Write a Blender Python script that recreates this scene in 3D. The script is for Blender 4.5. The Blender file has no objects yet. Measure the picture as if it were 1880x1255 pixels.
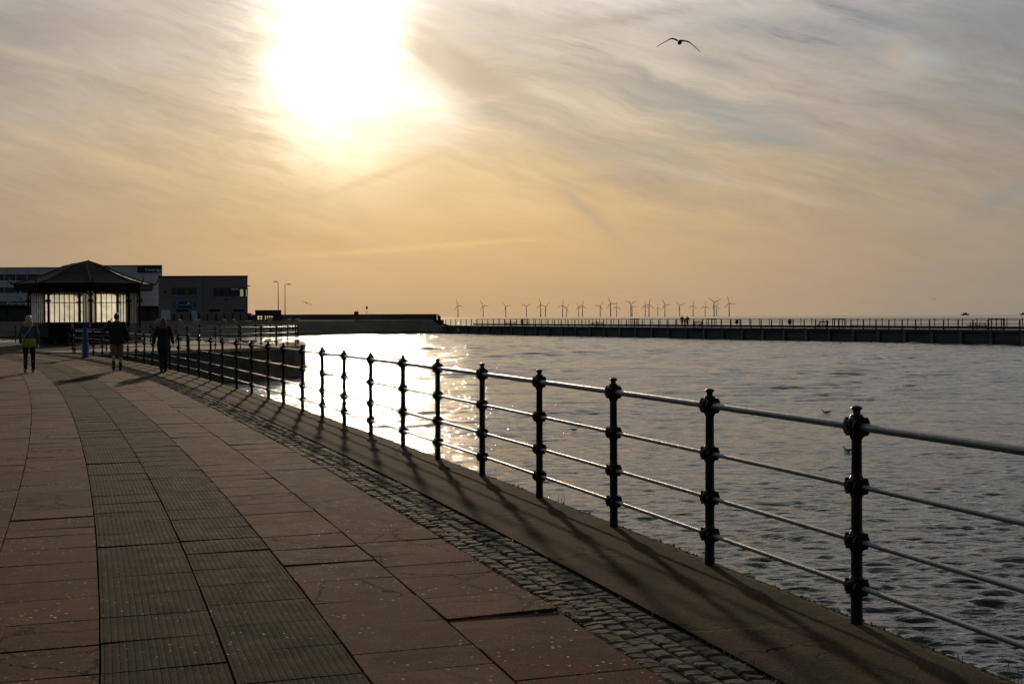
import bpy, bmesh, math, random
import numpy as np
from mathutils import Vector, Matrix
random.seed(7)
rng = np.random.default_rng(11)
R = math.radians
scene = bpy.context.scene
col = scene.collection
# ------------------------------------------------------------------ camera
F, CX, CY, CAMZ = 2611.0, 940.0, 627.5, 1.65
PITCH, ROLL = 0.0179, 0.0040
fw = Vector((0, math.cos(PITCH), -math.sin(PITCH)))
up0 = Vector((0, math.sin(PITCH), math.cos(PITCH)))
rt = Vector((1, 0, 0)) * math.cos(ROLL) - up0 * math.sin(ROLL)
up = up0 * math.cos(ROLL) + Vector((1, 0, 0)) * math.sin(ROLL)
cd = bpy.data.cameras.new('camera')
cam = bpy.data.objects.new('camera', cd); col.objects.link(cam)
cd.sensor_width = 36.0; cd.lens = 36.0 * F / 1880.0
cd.clip_start = 0.1; cd.clip_end = 60000
M4 = Matrix(((rt.x, up.x, -fw.x, 0), (rt.y, up.y, -fw.y, 0), (rt.z, up.z, -fw.z, CAMZ), (0, 0, 0, 1)))
cam.matrix_world = M4
scene.camera = cam
def ray(px, py):
    return (fw + rt * ((px - CX) / F) + up * (-(py - CY) / F))
def P(px, py, d):
    """world point seen at photo pixel (px,py) at depth Y=d"""
    r = ray(px, py); return Vector((0, 0, CAMZ)) + r * (d / r.y)
def G(px, py, z=0.0):
    r = ray(px, py); return Vector((0, 0, CAMZ)) + r * ((z - CAMZ) / r.z)
def X_at(px, d):
    return P(px, 580, d).x
# ------------------------------------------------------------------ world, sun, exposure
SUN_AZ, SUN_EL = R(-6.75), R(10.3)
sun_dir = Vector((math.sin(SUN_AZ) * math.cos(SUN_EL), math.cos(SUN_AZ) * math.cos(SUN_EL), math.sin(SUN_EL)))
scene.view_settings.view_transform = 'Standard'
scene.view_settings.look = 'None'
scene.view_settings.exposure = 0.0
scene.view_settings.gamma = 1.0
w = bpy.data.worlds.new('World'); scene.world = w; w.use_nodes = True
nt = w.node_tree; nt.nodes.clear()
class NT:
    """tiny expression helper on a node tree"""
    def __init__(s, tree): s.t = tree
    def n(s, kind, **kw):
        nd = s.t.nodes.new(kind)
        for k, v in kw.items(): setattr(nd, k, v)
        return nd
    def put(s, sock, v):
        if isinstance(v, bpy.types.NodeSocket): s.t.links.new(v, sock)
        elif v is not None: sock.default_value = v
    def m(s, op, a, b=None, c=None, clamp=False):
        nd = s.n('ShaderNodeMath', operation=op); nd.use_clamp = clamp
        s.put(nd.inputs[0], a)
        if b is not None: s.put(nd.inputs[1], b)
        if c is not None: s.put(nd.inputs[2], c)
        return nd.outputs[0]
    def add(s, a, b): return s.m('ADD', a, b)
    def sub(s, a, b): return s.m('SUBTRACT', a, b)
    def mul(s, a, b): return s.m('MULTIPLY', a, b)
    def div(s, a, b): return s.m('DIVIDE', a, b)
    def vec(s, x, y, z):
        nd = s.n('ShaderNodeCombineXYZ')
        for i, v in enumerate((x, y, z)): s.put(nd.inputs[i], v)
        return nd.outputs[0]
    def noise(s, v, scale, detail=4, rough=.5, dist=0.0, out='Fac'):
        nd = s.n('ShaderNodeTexNoise'); s.put(nd.inputs['Vector'], v)
        nd.inputs['Scale'].default_value = scale; nd.inputs['Detail'].default_value = detail
        nd.inputs['Roughness'].default_value = rough; nd.inputs['Distortion'].default_value = dist
        return nd.outputs[out]
    def mix(s, f, a, b, mode='MIX'):
        nd = s.n('ShaderNodeMix', data_type='RGBA', blend_type=mode)
        s.put(nd.inputs[0], f)
        for i, v in ((6, a), (7, b)):
            if isinstance(v, tuple) and len(v) == 3: v = (*v, 1)
            s.put(nd.inputs[i], v)
        return nd.outputs[2]
    def ramp(s, f, stops, interp='LINEAR'):
        nd = s.n('ShaderNodeValToRGB'); nd.color_ramp.interpolation = interp
        el = nd.color_ramp.elements
        while len(el) < len(stops): el.new(0.5)
        for e, (p, c) in zip(el, stops):
            e.position = p; e.color = (*c, 1) if len(c) == 3 else c
        s.put(nd.inputs[0], f); return nd.outputs[0]
    def mr(s, v, a, b, c=0.0, d=1.0, smooth=False):
        nd = s.n('ShaderNodeMapRange'); nd.clamp = True
        if smooth: nd.interpolation_type = 'SMOOTHSTEP'
        s.put(nd.inputs[0], v)
        for i, x in enumerate((a, b, c, d)): nd.inputs[i + 1].default_value = x
        return nd.outputs[0]
E = NT(nt)
tc = E.n('ShaderNodeTexCoord')
sep = E.n('ShaderNodeSeparateXYZ'); nt.links.new(tc.outputs['Generated'], sep.inputs[0])
dx, dy, dz = sep.outputs
DEG = 180 / math.pi
u = E.mul(E.m('ARCTAN2', dx, dy), DEG)
v = E.mul(E.m('ARCSINE', dz), DEG)
def uv_of(px, py):
    r = ray(px, py).normalized()
    return math.atan2(r.x, r.y) * DEG, math.asin(r.z) * DEG
PXD = 1 / 45.57                                                    # degrees per photo pixel
# streak coordinates: cirrus combed down to the right
th = R(-15)
p1 = E.add(E.mul(u, math.cos(th)), E.mul(v, math.sin(th)))
p2 = E.add(E.mul(u, -math.sin(th)), E.mul(v, math.cos(th)))
wn = E.noise(E.vec(E.mul(u, .16), E.mul(v, .30), 3.1), 1.0, 4, .55)
wob = E.mul(E.sub(wn, .5), 2.2)
cir = E.noise(E.vec(E.mul(p1, .075), E.mul(E.add(p2, wob), .38), 0.7), 1.0, 8, .62, .5)
cir2 = E.noise(E.vec(E.mul(p1, .36), E.mul(E.add(p2, E.mul(wob, .8)), 1.5), 5.2), 1.0, 8, .66, .35)
cir3 = E.noise(E.vec(E.mul(p1, .30), E.mul(E.add(p2, E.mul(wob, .35)), 3.6), 7.7), 1.0, 7, .7, .15)
big = E.noise(E.vec(E.mul(u, .07), E.mul(v, .14), 9.0), 1.0, 3, .5, .3)
flat = E.noise(E.vec(E.mul(u, .05), E.mul(E.add(v, E.mul(wob, .15)), .55), 2.0), 1.0, 5, .5)
# elevation gradient near the sun's azimuth, and away from it
vn = E.mr(v, 0, 90)
warm = E.ramp(vn, [(0.0, (.53, .36, .21)), (.035, (.575, .395, .205)), (.065, (.58, .44, .26)), (.09, (.56, .485, .37)),
                   (.125, (.50, .475, .435)), (.19, (1.0, .97, .92)), (.28, (1.0, .98, .95)), (.40, (.28, .285, .30)), (1.0, (.04, .045, .06))])
cool = E.ramp(vn, [(0.0, (.27, .24, .205)), (.05, (.28, .25, .22)), (.09, (.265, .255, .25)), (.125, (.25, .26, .28)),
                   (.19, (.82, .83, .84)), (.28, (.88, .89, .91)), (.40, (.25, .265, .29)), (1.0, (.04, .045, .06))])
du = E.sub(u, -1.8)
fwf = E.m('EXPONENT', E.mul(E.m('POWER', E.div(E.m('ABSOLUTE', du), 16.5), 2.0), -1.0))
base = E.mix(fwf, cool, warm)
# warm backlight behind the camera drops further
base = E.mix(E.mr(E.m('ABSOLUTE', u), 45, 130), base, (.055, .062, .08))
# cloud modulation, stronger aloft
amp = E.mr(v, 2.0, 9, .14, 1.0)
mod = E.add(E.add(E.mul(E.sub(cir, .5), 1.25), E.mul(E.sub(cir3, .5), .60)), E.add(E.mul(E.sub(cir2, .5), .75), E.mul(E.sub(big, .5), .6)))
mod = E.add(1.0, E.mul(E.mul(mod, amp), .85))
mod = E.add(mod, E.mul(E.sub(flat, .5), .22))
mv = E.n('ShaderNodeVectorMath', operation='SCALE'); nt.links.new(base, mv.inputs[0]); nt.links.new(mod, mv.inputs[3])
colr = mv.outputs[0]
# thin spots where the blue shows
gap = E.mul(E.mr(cir, .50, .34, 0, 1), E.mr(v, 2.5, 8))
gap = E.mul(gap, E.mr(u, -5, 6, .35, 1.0))
colr = E.mix(E.mul(gap, .75), colr, (.245, .28, .305))
def feature(c, px, py, L, W, ang, rgb, amt, rag=1.0, sharp=False):
    u0, v0 = uv_of(px, py); a = R(-ang)
    uu = E.sub(u, u0); vv = E.sub(v, v0)
    vv = E.add(vv, E.mul(E.sub(cir3, .5), rag * min(W, 14) * PXD * 2.0))
    q1 = E.div(E.add(E.mul(uu, math.cos(a)), E.mul(vv, math.sin(a))), L * PXD)
    q2 = E.div(E.add(E.mul(uu, -math.sin(a)), E.mul(vv, math.cos(a))), W * PXD)
    if sharp: q2 = E.mul(q2, q2)
    g = E.m('EXPONENT', E.mul(E.add(E.mul(q1, q1), E.mul(q2, q2)), -1.0))
    g = E.mul(g, E.mr(cir3, .38, .60, 1 - .75 * min(rag, 1), 1.0))
    return E.mix(E.mul(g, amt), c, rgb)
for f in [
    (60, 30, 190, 70, 6, (.25, .25, .26), .65, 1), (250, 60, 220, 14, 5, (.36, .31, .27), .5, 1.5), (350, 25, 260, 16, 8, (.50, .44, .37), .6, 1.5),
    (110, 118, 190, 9, 13, (.50, .42, .32), .65, .6), (330, 160, 180, 8, 20, (.52, .43, .32), .4, .8), (80, 165, 170, 22, 8, (.30, .27, .24), .5, 1),
    (330, 330, 330, 9, 16, (.62, .45, .26), .45, .6), (430, 300, 140, 60, 10, (.60, .45, .27), .3, 1),
    (1330, 212, 190, 20, 16, (.215, .27, .305), 1.0, 1.0), (1240, 172, 130, 9, 15, (.25, .29, .31), .9, .8), (1390, 250, 140, 9, 12, (.26, .30, .31), .9, .8), (1200, 120, 230, 12, 9, (.62, .57, .50), .7, 1), (1600, 150, 260, 16, 12, (.47, .42, .38), .6, 1), (1300, 325, 230, 9, 13, (.56, .47, .35), .6, .8), (1000, 60, 200, 16, 4, (.62, .56, .47), .7, 1), (880, 20, 120, 14, 8, (.42, .385, .34), .6, 1),
    (1310, 120, 60, 16, 12, (.23, .26, .29), .9, 1), (1450, 62, 130, 24, 10, (.175, .205, .25), 1.0, 1), (1560, 20, 110, 18, 20, (.19, .215, .26), .9, 1),
    (1180, 28, 170, 12, -7, (.32, .29, .265), .7, 1.5), (1430, 30, 90, 16, -30, (.46, .42, .37), .6, 1.5),
    (1200, 268, 130, 12, -9, (.40, .375, .31), .6, 1), (1080, 150, 240, 26, 14, (.55, .48, .385), .55, 1.4), (1530, 200, 190, 40, 20, (.46, .40, .345), .5, 1.2),
    (1420, 290, 190, 14, 20, (.46, .395, .31), .4, 1), (950, 165, 160, 10, 22, (.42, .37, .30), .6, .8), (1000, 330, 50, 7, 24, (.72, .56, .34), .5, .5),
    (1075, 385, 90, 11, 41, (.375, .325, .25), .75, .6), (1180, 480, 110, 26, 38, (.47, .365, .24), .4, .6),
    (740, 457, 210, 5, -4, (.72, .50, .225), .6, .6), (900, 443, 90, 4, -3, (.72, .52, .25), .5, .4), (600, 475, 160, 6, 1, (.50, .36, .20), .4, .6),
    (560, 372, 260, 13, -13, (.50, .365, .215), .5, .8), (420, 420, 240, 10, -4, (.47, .345, .215), .35, 1),
    (1860, 350, 90, 16, -28, (.235, .255, .275), .7, 1), (1750, 200, 180, 50, 10, (.255, .25, .25), .5, 1.2), (1840, 60, 150, 50, 0, (.235, .245, .275), .6, 1),
    (1640, 420, 240, 22, 3, (.36, .295, .24), .35, 1), (1310, 430, 180, 9, 5, (.38, .33, .28), .35, 1),
    ]:
    colr = feature(colr, *f)
# aureole round the veiled sun
su, sv = uv_of(622, 96)
uu = E.sub(u, su); vv = E.sub(v, sv)
uw = E.add(uu, E.add(E.mul(E.sub(cir2, .5), 2.6), E.mul(E.sub(cir3, .5), 1.6))); vw = E.add(vv, E.mul(E.sub(cir, .5), 2.6))
vs = E.mr(vv, -1, 3, .80, .55)
r2 = E.add(E.m('POWER', uw, 2.0), E.m('POWER', E.mul(vw, vs), 2.0))
def gauss(r2, s): return E.m('EXPONENT', E.mul(r2, -1.0 / (s * s)))
core = E.add(E.mul(gauss(r2, .9), 2.0), E.mul(gauss(r2, 2.5), 1.75))
glow = E.add(E.mul(gauss(r2, 3.2), .36), E.mul(gauss(r2, 6.6), .06))
halo = E.n('ShaderNodeVectorMath', operation='SCALE'); halo.inputs[0].default_value = (1.0, .90, .74); nt.links.new(E.add(core, 0.0), halo.inputs[3])
halo2 = E.n('ShaderNodeVectorMath', operation='SCALE'); halo2.inputs[0].default_value = (1.0, .86, .66); nt.links.new(glow, halo2.inputs[3])
# darker cloud bank with a ragged lit edge right of the sun
colr2 = E.n('ShaderNodeVectorMath', operation='ADD'); nt.links.new(colr, colr2.inputs[0]); nt.links.new(halo.outputs[0], colr2.inputs[1])
colr3 = E.n('ShaderNodeVectorMath', operation='ADD'); nt.links.new(colr2.outputs[0], colr3.inputs[0]); nt.links.new(halo2.outputs[0], colr3.inputs[1])
c = colr3.outputs[0]
c = feature(c, 765, 180, 80, 44, 22, (1.2, 1.14, 1.02), 1.0, .5)
c = feature(c, 640, 225, 60, 50, 0, (1.1, 1.06, .98), .8, .7)
c = feature(c, 700, 245, 110, 22, 8, (1.0, .90, .74), .7, 1.2)
c = feature(c, 880, 148, 125, 30, 34, (.44, .385, .31), 1.0, .2, True)
c = feature(c, 800, 108, 60, 20, 30, (.60, .53, .43), .9, .3, True)
c = feature(c, 800, 60, 40, 50, 0, (.62, .56, .47), .6, .8)
c = feature(c, 930, 190, 110, 10, 20, (.66, .54, .39), .5, 1.0)
c = feature(c, 770, 205, 120, 6, -10, (1.0, .86, .66), .6, 1.6)
c = feature(c, 800, 245, 110, 5, -8, (.92, .74, .52), .6, 1.6)
c = feature(c, 560, 232, 110, 7, 22, (1.0, .87, .66), .5, 1.2)
c = feature(c, 640, 300, 60, 22, -60, (.98, .80, .56), .6, .6)
c = feature(c, 690, 325, 130, 9, -20, (.56, .42, .255), .6, .6)
c = feature(c, 1642, 104, 20, 24, 0, (.52, .42, .32), .5, .3)
c = feature(c, 1672, 105, 20, 20, 0, (.48, .47, .41), .5, .3)
c = feature(c, 1705, 108, 28, 20, 0, (.42, .46, .49), .5, .3)
sky = E.n('ShaderNodeTexSky', sky_type='NISHITA')
sky.sun_disc = False; sky.sun_elevation = SUN_EL; sky.sun_rotation = SUN_AZ
sky.air_density = 1.5; sky.dust_density = 3.0
veil = E.mr(v, -2, 30, .04, .12)
bgc = E.n('ShaderNodeBackground'); nt.links.new(c, bgc.inputs[0]); bgc.inputs[1].default_value = 1.0
bgs = E.n('ShaderNodeBackground'); nt.links.new(sky.outputs[0], bgs.inputs[0]); bgs.inputs[1].default_value = 0.05
ms = E.n('ShaderNodeMixShader'); nt.links.new(veil, ms.inputs[0]); nt.links.new(bgc.outputs[0], ms.inputs[1]); nt.links.new(bgs.outputs[0], ms.inputs[2])
wo = E.n('ShaderNodeOutputWorld'); nt.links.new(ms.outputs[0], wo.inputs[0])
w.cycles.sampling_method = 'MANUAL'; w.cycles.sample_map_resolution = 2048
sl = bpy.data.lights.new('sun', 'SUN'); sl.energy = 2.6; sl.angle = R(1.3); sl.color = (1.0, .80, .56)
so = bpy.data.objects.new('sun', sl); col.objects.link(so)
so.rotation_euler = (-sun_dir).to_track_quat('-Z', 'Y').to_euler()
so.location = (0, 0, 50)

# ------------------------------------------------------------------ helpers
class MB:
    def __init__(s): s.v = []; s.f = []; s.c = []; s.smooth = []
    def add(s, vs, fs, smooth=False):
        o = len(s.v); s.v.extend([tuple(p) for p in vs])
        for f in fs: s.f.append(tuple(i + o for i in f)); s.smooth.append(smooth)
        return s
    def box(s, c, size, rz=0.0, M=None):
        hx, hy, hz = size[0] / 2, size[1] / 2, size[2] / 2
        ca, sa = math.cos(rz), math.sin(rz)
        vs = []
        for z in (-hz, hz):
            for x, y in ((-hx, -hy), (hx, -hy), (hx, hy), (-hx, hy)):
                vs.append(Vector((c[0] + x * ca - y * sa, c[1] + x * sa + y * ca, c[2] + z)))
        if M: vs = [M @ p for p in vs]
        return s.add(vs, [(0, 3, 2, 1), (4, 5, 6, 7), (0, 1, 5, 4), (1, 2, 6, 5), (2, 3, 7, 6), (3, 0, 4, 7)])
    def bbox(s, x0, x1, y0, y1, z0, z1):
        return s.box(((x0 + x1) / 2, (y0 + y1) / 2, (z0 + z1) / 2), (x1 - x0, y1 - y0, z1 - z0))
    def cyl(s, a, b, r0, r1=None, n=12, caps=True, smooth=True):
        a = Vector(a); b = Vector(b); r1 = r0 if r1 is None else r1
        d = (b - a).normalized()
        x = d.orthogonal().normalized(); y = d.cross(x)
        vs = []
        for p, r in ((a, r0), (b, r1)):
            for i in range(n):
                t = 2 * math.pi * i / n; vs.append(p + x * (math.cos(t) * r) + y * (math.sin(t) * r))
        s.add(vs, [(i, (i + 1) % n, n + (i + 1) % n, n + i) for i in range(n)], smooth)
        if caps:
            s.add(vs[:n], [tuple(range(n - 1, -1, -1))]); s.add(vs[n:], [tuple(range(n))])
        return s
    def tube(s, pts, r, n=10, smooth=True, caps=True):
        pts = [Vector(p) for p in pts]; k = len(pts)
        rr = r if isinstance(r, (list, tuple)) else [r] * k
        vs = []; prev = None
        for i, p in enumerate(pts):
            d = (pts[min(i + 1, k - 1)] - pts[max(i - 1, 0)]).normalized()
            if prev is None: x = d.orthogonal().normalized()
            else: x = (prev - d * prev.dot(d)).normalized()
            prev = x; y = d.cross(x)
            for j in range(n):
                t = 2 * math.pi * j / n; vs.append(p + (x * math.cos(t) + y * math.sin(t)) * rr[i])
        fs = [(i * n + j, i * n + (j + 1) % n, (i + 1) * n + (j + 1) % n, (i + 1) * n + j) for i in range(k - 1) for j in range(n)]
        s.add(vs, fs, smooth)
        if caps: s.add(vs[:n], [tuple(range(n - 1, -1, -1))]); s.add(vs[-n:], [tuple(range(n))])
        return s
    def lathe(s, prof, c=(0, 0, 0), n=16, smooth=True):
        vs = []
        for r, z in prof:
            for i in range(n):
                t = 2 * math.pi * i / n; vs.append((c[0] + math.cos(t) * r, c[1] + math.sin(t) * r, c[2] + z))
        k = len(prof)
        fs = [(i * n + j, i * n + (j + 1) % n, (i + 1) * n + (j + 1) % n, (i + 1) * n + j) for i in range(k - 1) for j in range(n)]
        s.add(vs, fs, smooth); s.add(vs[:n], [tuple(range(n - 1, -1, -1))]); s.add(vs[-n:], [tuple(range(n))])
        return s
    def ell(s, c, r, nu=12, nv=8, M=None):
        vs = []
        for i in range(nv + 1):
            ph = -math.pi / 2 + math.pi * i / nv
            for j in range(nu):
                t = 2 * math.pi * j / nu
                p = Vector((math.cos(ph) * math.cos(t) * r[0], math.cos(ph) * math.sin(t) * r[1], math.sin(ph) * r[2]))
                if M: p = M @ p
                vs.append(p + Vector(c))
        return s.add(vs, [(i * nu + j, i * nu + (j + 1) % nu, (i + 1) * nu + (j + 1) % nu, (i + 1) * nu + j) for i in range(nv) for j in range(nu)], True)
    def prism(s, poly, z0, z1):
        n = len(poly)
        a = sum(poly[i][0] * poly[(i + 1) % n][1] - poly[(i + 1) % n][0] * poly[i][1] for i in range(n))
        if a < 0: poly = poly[::-1]
        vs = [(p[0], p[1], z0) for p in poly] + [(p[0], p[1], z1) for p in poly]
        return s.add(vs, [tuple(range(n - 1, -1, -1)), tuple(range(n, 2 * n))] + [(i, (i + 1) % n, n + (i + 1) % n, n + i) for i in range(n)])
    def build(s, name, mat, parent=None, loc=None, rz=0.0):
        me = bpy.data.meshes.new(name); me.from_pydata(s.v, [], s.f)
        me.polygons.foreach_set('use_smooth', s.smooth); me.validate(); me.update()
        if mat: me.materials.append(mat)
        o = bpy.data.objects.new(name, me); col.objects.link(o)
        if loc is not None: o.location = loc
        o.rotation_euler.z = rz
        if parent: o.parent = parent
        return o
def empty(name, loc=(0, 0, 0), rz=0.0, parent=None):
    o = bpy.data.objects.new(name, None); col.objects.link(o); o.location = loc; o.rotation_euler = (0, 0, rz)
    o.empty_display_size = .2
    if parent: o.parent = parent
    return o
def tag(o, label=None, cat=None, group=None, kind=None):
    if label: o['label'] = label
    if cat: o['category'] = cat
    if group: o['group'] = group
    if kind: o['kind'] = kind
    return o
kids = {}
def copy_tree(o, parent=None):
    c = o.copy(); col.objects.link(c)
    if parent is not None: c.parent = parent; c.matrix_parent_inverse = Matrix()
    for ch in [x for x in bpy.data.objects if x.parent is o]: copy_tree(ch, c)
    return c
def mat(name, rgb, rough=.6, metal=0.0, var=.25, vscale=3.0, bump=.2, bscale=40.0, spec=.5, coat=0.0, detail=5):
    m = bpy.data.materials.new(name); m.use_nodes = True
    t = m.node_tree; b = t.nodes['Principled BSDF']; e = NT(t)
    tcn = e.n('ShaderNodeTexCoord'); co = tcn.outputs['Object']
    n1 = e.noise(co, vscale, detail, .6)
    hi = tuple(min(1, x * (1 + var)) for x in rgb); lo = tuple(x * (1 - var) for x in rgb)
    t.links.new(e.ramp(n1, [(.3, lo), (.7, hi)]), b.inputs['Base Color'])
    rn = e.mr(e.noise(co, vscale * 2.3, 4), .3, .7, max(.02, rough - .1), min(1, rough + .1)); t.links.new(rn, b.inputs['Roughness'])
    b.inputs['Metallic'].default_value = metal
    b.inputs['Specular IOR Level'].default_value = spec
    b.inputs['Coat Weight'].default_value = coat
    if bump:
        bn = e.n('ShaderNodeBump'); bn.inputs['Strength'].default_value = bump; bn.inputs['Distance'].default_value = .01
        t.links.new(e.noise(co, bscale, 4), bn.inputs['Height']); t.links.new(bn.outputs[0], b.inputs['Normal'])
    return m
def emit(name, rgb, s):
    m = bpy.data.materials.new(name); m.use_nodes = True; t = m.node_tree; t.nodes.clear()
    e = t.nodes.new('ShaderNodeEmission'); e.inputs[0].default_value = (*rgb, 1); e.inputs[1].default_value = s
    o = t.nodes.new('ShaderNodeOutputMaterial'); t.links.new(e.outputs[0], o.inputs[0]); return m
M = {}
M['iron'] = mat('black_iron_paint', (.007, .007, .0075), .42, 0, .3, 14, .35, 90, .22)
M['rail'] = mat('grey_rail_paint', (.065, .082, .100), .42, .05, .28, 9, .15, 60, .5)
M['concrete'] = mat('dark_concrete', (.10, .096, .085), .9, 0, .4, .35, .4, 3, .1)
M['stone'] = mat('weathered_stone', (.075, .07, .05), .9, 0, .45, 1.2, .5, 8, .1)
M['seawall'] = mat('sea_wall_concrete', (.085, .085, .062), .92, 0, .45, .12, .3, 2, .05)
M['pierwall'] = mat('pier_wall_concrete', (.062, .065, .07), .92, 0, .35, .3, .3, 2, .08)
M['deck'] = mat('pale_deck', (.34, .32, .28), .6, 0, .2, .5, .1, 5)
M['dark'] = mat('dark_timber', (.010, .009, .008), .75, 0, .3, 5, .2, 20, .15)
M['white_panel'] = mat('white_cladding', (.50, .54, .60), .6, 0, .06, .3, 0)
M['grey_clad'] = mat('grey_brown_cladding', (.20, .185, .17), .8, 0, .08, .3, 0, 40, .2)
M['glass_dark'] = mat('dark_glass', (.03, .04, .05), .15, 0, .3, .4, 0)
M['brick'] = mat('brown_brick', (.07, .035, .027), .9, 0, .2, 1, 0)
M['turbine'] = mat('turbine_white', (.42, .40, .40), .6, 0, .03, .01, 0)
M['blue'] = mat('blue_paint', (.008, .040, .14), .5, 0, .2, 4, .1)
M['roof'] = mat('slate_roof', (.018, .020, .016), .85, 0, .5, 2.5, .4, 12, .12)
M['skin'] = mat('skin', (.42, .24, .17), .55, 0, .1, 8, 0)
# ------------------------------------------------------------------ the railing line (plan curve of the promenade edge)
pts = [(4.6, -3), (4.05, -.8), (2.86, 4.0), (2.33, 5.8), (1.83, 7.6), (1.31, 9.43), (.78, 11.15), (.245, 12.95), (-.298, 14.75), (-.85, 16.5), (-1.387, 18.15), (-1.99, 20.0),
       (-2.57, 21.75), (-3.13, 23.45), (-3.7, 25.2), (-4.36, 27.1), (-4.98, 28.8), (-5.67, 30.9), (-6.39, 33), (-7.17, 35.2), (-7.87, 37.2),
       (-8.63, 39.3), (-9.4, 41.35), (-10.2, 43.4), (-12.3, 48.7), (-17.2, 60), (-19.9, 65)]
pa = np.array(pts)
cf = np.polyfit(pa[:, 1], pa[:, 0], 4)
Yd = np.linspace(-3, 66, 2800); Xd = np.polyval(cf, Yd)
Sd = np.concatenate([[0], np.cumsum(np.hypot(np.diff(Xd), np.diff(Yd)))])
SMAX = Sd[-1]
def curve(s, off=0.0):
    """point at arc length s, moved `off` metres inland (left)"""
    x = np.interp(s, Sd, Xd); y = np.interp(s, Sd, Yd)
    x2 = np.interp(s + .05, Sd, Xd); y2 = np.interp(s + .05, Sd, Yd)
    if s + .05 > SMAX: tx, ty = Xd[-1] - Xd[-40], Yd[-1] - Yd[-40]
    else: tx, ty = x2 - x, y2 - y
    L = math.hypot(tx, ty); tx /= L; ty /= L
    if s > SMAX:                                                   # straight on
        ex = s - SMAX; x, y = Xd[-1] + tx * ex, Yd[-1] + ty * ex
    return Vector((float(x - ty * off), float(y + tx * off), 0)), Vector((float(tx), float(ty), 0))
def s_at_Y(Y): return float(np.interp(Y, Yd, Sd))
# ------------------------------------------------------------------ ground materials
def paving_material(name, ribbed=False):
    m = bpy.data.materials.new(name); m.use_nodes = True; t = m.node_tree; b = t.nodes['Principled BSDF']; e = NT(t)
    at = e.n('ShaderNodeAttribute', attribute_name='slabcol'); uvn = e.n('ShaderNodeUVMap'); uvn.uv_map = 'UVMap'
    rnd = e.n('ShaderNodeAttribute', attribute_name='slabrnd')
    co = e.n('ShaderNodeTexCoord').outputs['Object']
    c = at.outputs['Color']
    n = e.noise(co, 5, 6, .65)
    c = e.mix(1.0, c, e.ramp(n, [(.38, (.45, .42, .40)), (.62, (1.5, 1.46, 1.4))]), 'MULTIPLY')
    st = e.noise(co, 1.0, 6, .65, .8)
    c = e.mix(e.mr(st, .50, .60, 0, .7), c, (.035, .030, .024))
    fine = e.noise(co, 85, 4, .75)
    c = e.mix(e.mr(fine, .52, .64, 0, .6), c, (.19, .135, .10))
    c = e.mix(e.mr(fine, .48, .36, 0, .8), c, (.014, .009, .007))
    # pale grit and shell specks, their bright colour also painting in sparkle glints
    vo = e.n('ShaderNodeTexVoronoi', feature='F1'); t.links.new(co, vo.inputs['Vector']); vo.inputs['Scale'].default_value = 30
    sc = e.n('ShaderNodeSeparateColor'); t.links.new(vo.outputs['Color'], sc.inputs[0])
    sp = e.mul(e.mr(vo.outputs['Distance'], .32, .2, 0, 1), e.mr(sc.outputs[0], .84 if not ribbed else .78, .92, 0, 1))
    sp = e.mul(sp, e.mr(e.noise(co, 1.1, 3), .42, .62, .1, 1))
    c = e.mix(sp, c, (.85, .74, .58))
    h = e.mul(fine, .5)
    # cracks on some slabs
    v2 = e.n('ShaderNodeTexVoronoi', feature='DISTANCE_TO_EDGE')
    wv = e.n('ShaderNodeVectorMath', operation='ADD'); t.links.new(co, wv.inputs[0])
    ns = e.n('ShaderNodeVectorMath', operation='SCALE'); t.links.new(e.noise(co, 6, 5, .6, 0, 'Color'), ns.inputs[0]); ns.inputs[3].default_value = .22
    t.links.new(ns.outputs[0], wv.inputs[1]); t.links.new(wv.outputs[0], v2.inputs['Vector']); v2.inputs['Scale'].default_value = 1.7
    cr = e.mul(e.mr(v2.outputs['Distance'], .016, .006, 0, 1), e.mr(rnd.outputs['Fac'], .74 if not ribbed else 1.1, .76 if not ribbed else 1.2, 0, 1))
    c = e.mix(cr, c, (.008, .008, .006))
    h = e.sub(h, e.mul(cr, 3))
    h = e.add(h, e.mul(n, 1.2))
    if ribbed:
        su_ = e.n('ShaderNodeSeparateXYZ'); t.links.new(uvn.outputs[0], su_.inputs[0])
        wob_ = e.mul(e.noise(co, 14, 2), .004)
        a = e.m('SINE', e.mul(e.add(su_.outputs[0], wob_), 2 * math.pi / .037))
        bb = e.m('SINE', e.mul(e.add(su_.outputs[1], wob_), 2 * math.pi / .023))
        rib = e.mul(e.mr(a, -.1, .7, 0, 1, True), e.mr(bb, -.6, .4, .25, 1, True))
        wear = e.mr(e.noise(co, 2.2, 4), .3, .7, .45, 1)
        c = e.mix(e.mul(e.sub(1.0, rib), e.mul(wear, 1.0)), c, (.004, .0035, .003))
        h = e.add(h, e.mul(e.mul(rib, wear), 3.2))
    bn = e.n('ShaderNodeBump'); bn.inputs['Strength'].default_value = .85; bn.inputs['Distance'].default_value = .0035
    t.links.new(h, bn.inputs['Height']); t.links.new(bn.outputs[0], b.inputs['Normal'])
    t.links.new(c, b.inputs['Base Color'])
    t.links.new(e.mr(n, .3, .7, .85, 1.0), b.inputs['Roughness'])
    b.inputs['Specular IOR Level'].default_value = .012
    return m
M['slab'] = paving_material('red_paving'); M['ribslab'] = paving_material('ribbed_paving', True)
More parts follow.
